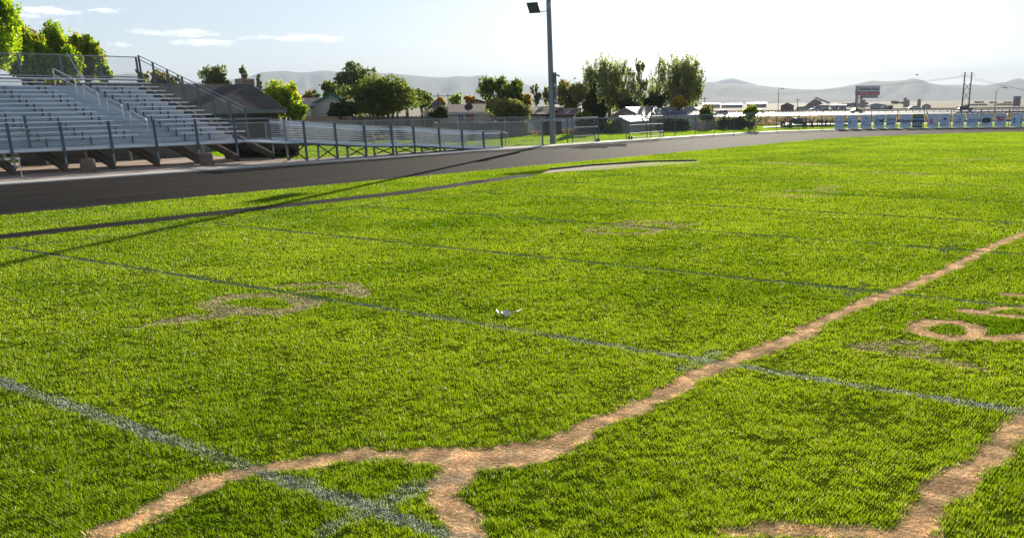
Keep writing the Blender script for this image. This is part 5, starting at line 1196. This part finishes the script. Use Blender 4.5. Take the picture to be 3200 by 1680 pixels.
def shed(lab, x0, x1, ye, yr, D, wall_, roof_, style='side', doors=(), depth=10, name='shed', peak=None, hip=0): house(lab, x0, x1, ye, yr, D, depth, style, wall_, roof_, doors=doors, name=name, cat='shed', group='sheds beyond the highway', zb=-1., over=.2, peak=peak, hip=hip)
gw = flat('shed_grey', (.36,.38,.42)); gr = flat('shed_roof', (.45,.45,.47)); 
shed('wide pale grey gabled shed right of the billboard', 2720, 2766, 327, 323, 470, gw, gr, 'gable', doors=((2752,329,2764,338,mt['white']),), depth=18, peak=2736)
shed('brown lean shed joined to the grey shed', 2764, 2791, 330, 325, 478, flat('shed_brown', (.22,.15,.12)), flat('shed_brown_roof', (.2,.17,.15)), doors=((2768,330,2776,338,mt['white']),))
shed('red-brown barn left of the gravel heap', 2440, 2481, 330, 321, 420, flat('barn_red', (.20,.09,.07)), flat('barn_roof', (.17,.13,.11)), 'gable', doors=((2455,332,2462,337,mt['dark']),), name='barn')
shed('left of two white open-fronted sheds', 2598, 2620, 329, 326, 450, gw, mt['white'], doors=((2612,330,2617,337,mt['dark']),), depth=7)
shed('right of two white open-fronted sheds', 2622, 2645, 329, 326, 450, gw, mt['white'], doors=((2630,330,2636,337,mt['dark']),), depth=7)
shed('pale box trailer parked before the gravel heap', 2563, 2590, 328, 327, 440, gw, gr, depth=4, name='trailer')
shed('small grey house between the silos and the pylon', 2882, 2909, 330, 324, 480, gw, gr, 'gable', doors=((2892,332,2898,338,mt['white']),))
shed('long low white warehouse far left on the plain', 2196, 2250, 325, 323, 800, flat('wh', (.5,.48,.47)), mt['white'], depth=20, name='warehouse')
shed('second low warehouse on the plain above the highway', 2335, 2395, 324.5, 321, 760, flat('wh2', (.2,.2,.2)), mt['white'], depth=20, name='warehouse')
shed('low bright roofed warehouse between the two dark ones', 2255, 2320, 326, 324.5, 780, flat('wh3', (.34,.31,.3)), mt['white'], depth=20, name='warehouse')
def silo(lab, px_, top, w_, D, n=1, name='silo'):
    c = Vector(AD(px_, 334, D)); z0 = -.8; zt = AD(px_, top, D)[2]; r_ = w_/2881*D/2; t = thing(name, (c.x,c.y,z0), lab, 'silo', 'silos of the gravel works'); m = MB(); m.tube((c.x,c.y,z0), (c.x,c.y,zt*.82), r_, n=18); m.tube((c.x,c.y,zt*.82), (c.x,c.y,zt*.92), r_, r_*.3, 18); part(m, 'tank', flat('silo_grey', (.38,.33,.3)), t)
    m = MB(); m.bar((c.x,c.y,zt*.9), (c.x,c.y,zt), r_*.5); m.bar(c+dxy*(-r_*1.1)+Vector((0,0,zt*.84-c.z)), c+dxy*(r_*1.1)+Vector((0,0,zt*.84-c.z)), .3, .3); part(m, 'head_house', mt['dark'], t)
silo('wide silo right behind the billboard column', 2690, 304, 9, 520); silo('round silo right of the billboard column', 2699, 311, 9, 520)
silo('left silo of the pair between billboard and pylon', 2827, 304, 9, 540); silo('shorter right silo of the pair', 2837, 311, 8, 540); silo('single silo with a tall dark head left of the small grey house', 2871, 309, 10, 540)
for i, (px_, D, lab) in enumerate(((2507,430,'white pickup parked beyond the highway before the gravel heap'),(2551,430,'pale lorry cab parked before the box trailer'),(2858,430,'white car parked near the silos'))):
    car(lab, px_, D, 1 if i != 1 else -1, 5.4, pbr('white_car', (.7,.7,.7), .2, .1), 'suv' if i != 2 else 'sedan', py=338)
# playground
def playground():
    def Q(px_, py_, D=104.): return Vector(AD(px_, py_, D))
    t = thing('play_structure', Q(2480,400), 'dark green playground frame with a tunnel tube on the lawn', 'playground'); t.location.z = 0
    dg = pbr('play_green', (.03,.05,.05), .4, .2)
    for px_ in (2441,2447,2454,2461,2467,2472,2509,2516,2521):
        tp = 366 if 2450 < px_ < 2475 else 372 if px_ > 2500 else 384
        a = Q(px_, tp); m = MB(); m.tube((a.x,a.y,0), a, .055, n=8); m.tube(a, a+Vector((0,0,.09)), .07, .02, 8); part(m, 'frame_post', dg, t)
    a = Q(2473,377); b = Q(2508,379); n = Vector((_f[0],_f[1],0)).normalized(); m = MB(); m.tube(a-n*.1, b-n*.1, .30, .30, 20); o = part(m, 'tunnel', pbr('tunnel_green', (.04,.07,.065), .22), t, True)
    m = MB(); m.path([Q(2440,394)-n*.2, Q(2441,384)-n*.2, Q(2448,376)-n*.2, Q(2456,374)-n*.2], .05); m.path([Q(2444,397)-n*.3, Q(2446,386)-n*.3, Q(2452,379)-n*.3], .05)
    for i in range(5): m.tube(Q(2440+2.5*i,394-4.5*i)-n*.2, Q(2444+2.2*i,396-4.2*i)-n*.3, .03)
    part(m, 'arch_ladder', dg, t)
    m = MB(); m.bar(Q(2456,386), Q(2476,386), .9, .06); m.bar(Q(2505,386), Q(2521,386), .9, .06); part(m, 'platform', dg, t)
    m = MB(); m.path([Q(2472,384)-n*.5, Q(2482,388)-n*.5, Q(2505,388)-n*.5], .05); part(m, 'slide', mt['white'], t)
    m = MB(); m.bar(Q(2463,392), Q(2475,392), .05, .5); m.bar(Q(2509,388), Q(2520,388), .05, .6); part(m, 'panel', dg, t)
    t = thing('exercise_bars', Q(2560,400), 'row of thin play posts with high bars right of the tunnel frame', 'playground'); t.location.z = 0
    for px_ in (2532,2540,2555,2567,2571,2580,2583,2595):
        a = Q(px_, 371 if px_ != 2595 else 377, 106); m = MB(); m.tube((a.x,a.y,0), a, .05, n=8); part(m, 'frame_post', dg, t)
    for p in (((2555,376),(2568,377)),((2567,373),(2575,371)),((2575,374),(2589,374))): m = MB(); m.tube(Q(*p[0],106), Q(*p[1],106), .06); part(m, 'high_bar', mt['white'] if p[0][0] != 2555 else dg, t)
    m = MB(); m.bar(Q(2534,388,106), Q(2538,388,106), .3, .8); part(m, 'red_panel', pbr('red_slide', (.15,.02,.02), .4), t)
    a = Q(2385,397,104); b = Q(2445,393,105); t = thing('timber_edge', a, 'pale timber edge lying on the lawn left of the playground', 'timber'); m = MB(); m.bar(Vector((a.x,a.y,.05)), Vector((b.x,b.y,.12)), .2, .14); part(m, 'beam', mt['white'], t)
    A = Q(2436,395,107); B_ = Q(2680,395,109); t = thing('playground_border', A, 'long low dark border behind the playground', 'border'); m = MB(); m.bar(Vector((A.x,A.y,.12)), Vector((B_.x,B_.y,.12)), .12, .26); part(m, 'board', mt['dark'], t)
playground()
# bird
b_ = Vector(AD(2866, 235, 170)); t = thing('bird', b_, 'small dark bird flying over the hills', 'bird'); m = MB(); m.tube(b_-dxy*.22, b_+dxy*.1, .03, .07, 8); m.tube(b_+dxy*.1, b_+dxy*.24, .07, .02, 8)
m.add([b_, b_+dxy*.12, b_+Vector((_f[0],_f[1],.25))*.6, b_+Vector((_f[0],_f[1],.25))*.3-dxy*.15], [(0,1,2,3)]); m.add([b_, b_+dxy*.12, b_-Vector((_f[0],_f[1],-.25))*.6, b_-Vector((_f[0],_f[1],-.25))*.3-dxy*.15], [(0,1,2,3)]); o = part(m, 'body', mt['black'], t); o.modifiers.new('s', 'SOLIDIFY').thickness = .01

# ------------------------------------------------------------------ hills
hillm = pbr('hill_scrub', (.06,.062,.055), .98, 0, (.11,.10,.085), .0035, 8, spec=.05)
def ridge(name, prof, D, back, seed):
    P = np.array(prof, float); px_ = np.arange(P[0,0], P[-1,0]+1, 6.); py = np.interp(px_, P[:,0], P[:,1])
    sm = np.convolve(np.pad(py, 2, 'edge'), [.1,.2,.4,.2,.1], 'valid'); py = sm
    x = []; y = []; z = []
    rows = np.linspace(-1, 1, 25); A = []
    for q, v in zip(px_, py):
        d = ray(q, v); hh = math.hypot(d[0], d[1]); A.append((d[0]/hh, d[1]/hh, H+d[2]/hh*D))
    A = np.array(A); V = np.empty((len(rows), len(A), 3))
    for i, r in enumerate(rows):
        dd = D+r*back*(1 if r < 0 else .7); f = (1-abs(r))**(1.15 if r < 0 else 1.)
        nz = (vnoise(px_, np.full(len(px_), i*9.), 55., seed)-.5)*.35+(vnoise(px_, np.full(len(px_), i*21.), 19., seed+1)-.5)*.2
        V[i,:,0] = A[:,0]*dd; V[i,:,1] = A[:,1]*dd; V[i,:,2] = -30+(A[:,2]+30)*np.clip(f+nz*min(1, abs(r)*3)*(1-abs(r)), 0, 1)
    nx, ny = len(rows), len(A); I = np.arange(nx*ny).reshape(nx, ny)
    Fq = np.stack([I[:-1,:-1], I[:-1,1:], I[1:,1:], I[1:,:-1]], -1).reshape(-1, 4)
    o = np_mesh(name, V.reshape(-1, 3), Fq, 4, [hillm], smooth=True); tag(o, kind='structure')
ridge('hills', [(-700,262),(-300,250),(0,240),(200,246),(300,240),(409,229),(470,243),(600,258),(700,252),(780,240),(815,226),(860,223),(900,222),(930,227),(960,226),(1020,220),(1060,226),(1190,229),(1230,231),(1290,236),(1345,241),(1395,243),(1430,237),(1460,241),(1500,235),(1535,241),(1560,250),(1600,252),(1640,263),(1680,275),(1720,290),(1800,305),(1900,322)], 8200, 2600, 3)
ridge('hills', [(1600,330),(1800,300),(1950,280),(2100,266),(2190,259),(2225,256),(2262,263),(2290,260),(2360,266),(2440,275),(2500,279),(2560,280),(2620,274),(2680,262),(2705,256),(2727,252),(2760,255),(2800,253),(2830,251),(2853,244),(2880,249),(2905,261),(2950,266),(3000,273),(3035,276),(3080,267),(3110,262),(3137,256),(3165,262),(3260,270),(3400,262),(3700,280)], 7000, 2200, 8)
ridge('mountain', [(2150,300),(2210,263),(2250,252),(2287,244),(2325,254),(2365,265),(2450,300)], 11000, 1500, 14)
ridge('mountain', [(3090,300),(3125,263),(3150,254),(3178,244),(3205,250),(3260,258),(3400,300)], 9500, 1500, 15)
ridge('hills', [(2880,300),(2950,266),(2990,265),(3040,264),(3100,269),(3200,300)], 12500, 1500, 16)
ridge('foothills', [(1500,330),(1900,316),(2250,309),(2400,311),(2700,309),(2900,312),(3300,308),(3800,312)], 4800, 900, 19)

# ------------------------------------------------------------------ sky, sun, air, camera
SUN_AZ, SUN_EL = 62.6, 13.
W_ = bpy.data.worlds.new('World'); bpy.context.scene.world = W_; W_.use_nodes = True; nt = W_.node_tree; L = nt.links
for n in list(nt.nodes): nt.nodes.remove(n)
out = N(nt, 'ShaderNodeOutputWorld'); bg = N(nt, 'ShaderNodeBackground'); sky = N(nt, 'ShaderNodeTexSky', sky_type='NISHITA')
sky.sun_disc = False; sky.sun_elevation = R(SUN_EL); sky.sun_rotation = R(SUN_AZ); sky.air_density = 1.; sky.dust_density = .9; sky.ozone_density = 2.; sky.altitude = 1500
bg.inputs[1].default_value = .05
tc = N(nt, 'ShaderNodeTexCoord'); sp_ = N(nt, 'ShaderNodeSeparateXYZ'); L.new(tc.outputs['Generated'], sp_.inputs[0])
az = N(nt, 'ShaderNodeMath', operation='ARCTAN2'); L.new(sp_.outputs[0], az.inputs[0]); L.new(sp_.outputs[1], az.inputs[1])
el = N(nt, 'ShaderNodeMath', operation='ARCSINE'); L.new(sp_.outputs[2], el.inputs[0])
cb = N(nt, 'ShaderNodeCombineXYZ'); L.new(az.outputs[0], cb.inputs[0]); m_ = N(nt, 'ShaderNodeMath', operation='MULTIPLY'); m_.inputs[1].default_value = 3.2; L.new(el.outputs[0], m_.inputs[0]); L.new(m_.outputs[0], cb.inputs[1])
nz = N(nt, 'ShaderNodeTexNoise'); nz.inputs['Scale'].default_value = 42; nz.inputs['Detail'].default_value = 6; nz.inputs['Roughness'].default_value = .62; L.new(cb.outputs[0], nz.inputs['Vector'])
clouds = [(90,55,48,20,.75),(160,35,70,12,.9),(190,62,40,10,.7),(190,45,45,14,.6),(340,33,50,7.5,.9),(345,75,30,5,.35),(280,130,60,11,.55),(365,138,32,9,.8),(560,102,105,11,1.),(640,134,80,10,.95),(465,133,14,4,.6),(940,120,130,11,1.),(900,108,50,9,.9),(830,113,20,8,.6),(1245,142,24,5,.8),(1375,145,46,7,.9),(1548,153,28,8,.65),(1590,148,12,4,.4),(712,88,14,3,.4)]
acc = None
def mm(op, a, b=None, c=None):
    q = N(nt, 'ShaderNodeMath', operation=op)
    for i, v in enumerate((a, b, c)):
        if v is None: continue
        if isinstance(v, (int, float)): q.inputs[i].default_value = v
        else: L.new(v, q.inputs[i])
    return q.outputs[0]
for (cx_, cy_, rx_, ry_, s_) in clouds:
    d = ray(cx_, cy_); d = d/np.linalg.norm(d); a0 = math.atan2(d[0], d[1]); e0 = math.asin(d[2])
    ux = mm('MULTIPLY', mm('SUBTRACT', az.outputs[0], a0), 2881/rx_*.83); uy = mm('MULTIPLY', mm('SUBTRACT', el.outputs[0], e0), 2881/ry_)
    r2 = mm('ADD', mm('MULTIPLY', ux, ux), mm('MULTIPLY', uy, uy))
    v = mm('MULTIPLY', mm('MAXIMUM', mm('SUBTRACT', 1.0, mm('MULTIPLY', r2, .55)), 0.), s_)
    acc = v if acc is None else mm('MAXIMUM', acc, v)
den = mm('MULTIPLY', mm('MAXIMUM', mm('SUBTRACT', mm('ADD', acc, mm('MULTIPLY', mm('SUBTRACT', nz.outputs[0], .5), 2.6)), .52), 0.), mm('MULTIPLY', mm('GREATER_THAN', acc, .01), 1.9))
den = mm('MINIMUM', mm('MULTIPLY', den, mm('MINIMUM', mm('MULTIPLY', acc, 2.2), 1.)), .8)
mx = N(nt, 'ShaderNodeMix', data_type='RGBA'); L.new(den, mx.inputs[0]); L.new(sky.outputs[0], mx.inputs[6])
mx.inputs[7].default_value = (17, 16, 15, 1)
hs_ = N(nt, 'ShaderNodeHueSaturation'); hs_.inputs['Saturation'].default_value = .55; L.new(mx.outputs[2], hs_.inputs['Color'])
tn = N(nt, 'ShaderNodeMix', data_type='RGBA', blend_type='MULTIPLY'); tn.inputs[0].default_value = 1; tn.inputs[7].default_value = (.93, 1., 1.13, 1); L.new(hs_.outputs[0], tn.inputs[6]); L.new(tn.outputs[2], bg.inputs[0]); L.new(bg.outputs[0], out.inputs[0])
sd = Vector((math.sin(R(SUN_AZ))*math.cos(R(SUN_EL)), math.cos(R(SUN_AZ))*math.cos(R(SUN_EL)), math.sin(R(SUN_EL))))
ld = bpy.data.lights.new('sun', 'SUN'); ld.energy = 5.; ld.angle = R(.38); ld.color = (1, .91, .76); lo = bpy.data.objects.new('sun', ld); C.objects.link(lo); lo.rotation_euler = sd.to_track_quat('Z', 'Y').to_euler(); lo.location = (0, 0, 60)
HAZE = True
if HAZE:
    m, nt = newmat('air'); o = N(nt, 'ShaderNodeOutputMaterial'); v = N(nt, 'ShaderNodeVolumePrincipled'); v.inputs['Color'].default_value = (.74, .86, 1, 1); v.inputs['Density'].default_value = 1.35e-4; v.inputs['Anisotropy'].default_value = .0
    nt.links.new(v.outputs[0], o.inputs['Volume']); mb = MB(); mb.box(-15500, 15500, -15500, 15500, -31.5, 420)
    q = mb.build('haze', m); tag(q, 'pale dusty evening air over the whole plain', kind='stuff')
cd = bpy.data.cameras.new('camera'); co = bpy.data.objects.new('camera', cd); C.objects.link(co)
co.matrix_world = Matrix(((M3[0,0], -M3[1,0], -M3[2,0], 0), (M3[0,1], -M3[1,1], -M3[2,1], 0), (M3[0,2], -M3[1,2], -M3[2,2], H), (0,0,0,1)))
cd.sensor_width = 36; cd.lens = 36*F/3200; cd.shift_x = -(CX-1600)/3200; cd.shift_y = (CY-840)/3200; cd.clip_start = .1; cd.clip_end = 60000
sc = bpy.context.scene; sc.camera = co
sc.view_settings.view_transform = 'Standard'; sc.view_settings.look = 'None'; sc.view_settings.gamma = 1; sc.view_settings.exposure = 1.2
sc.cycles.max_bounces = 6; sc.cycles.transparent_max_bounces = 32; sc.cycles.volume_bounces = 0; sc.cycles.transmission_bounces = 4; sc.cycles.caustics_reflective = False; sc.cycles.caustics_refractive = False
sc.cycles.sample_clamp_indirect = 4
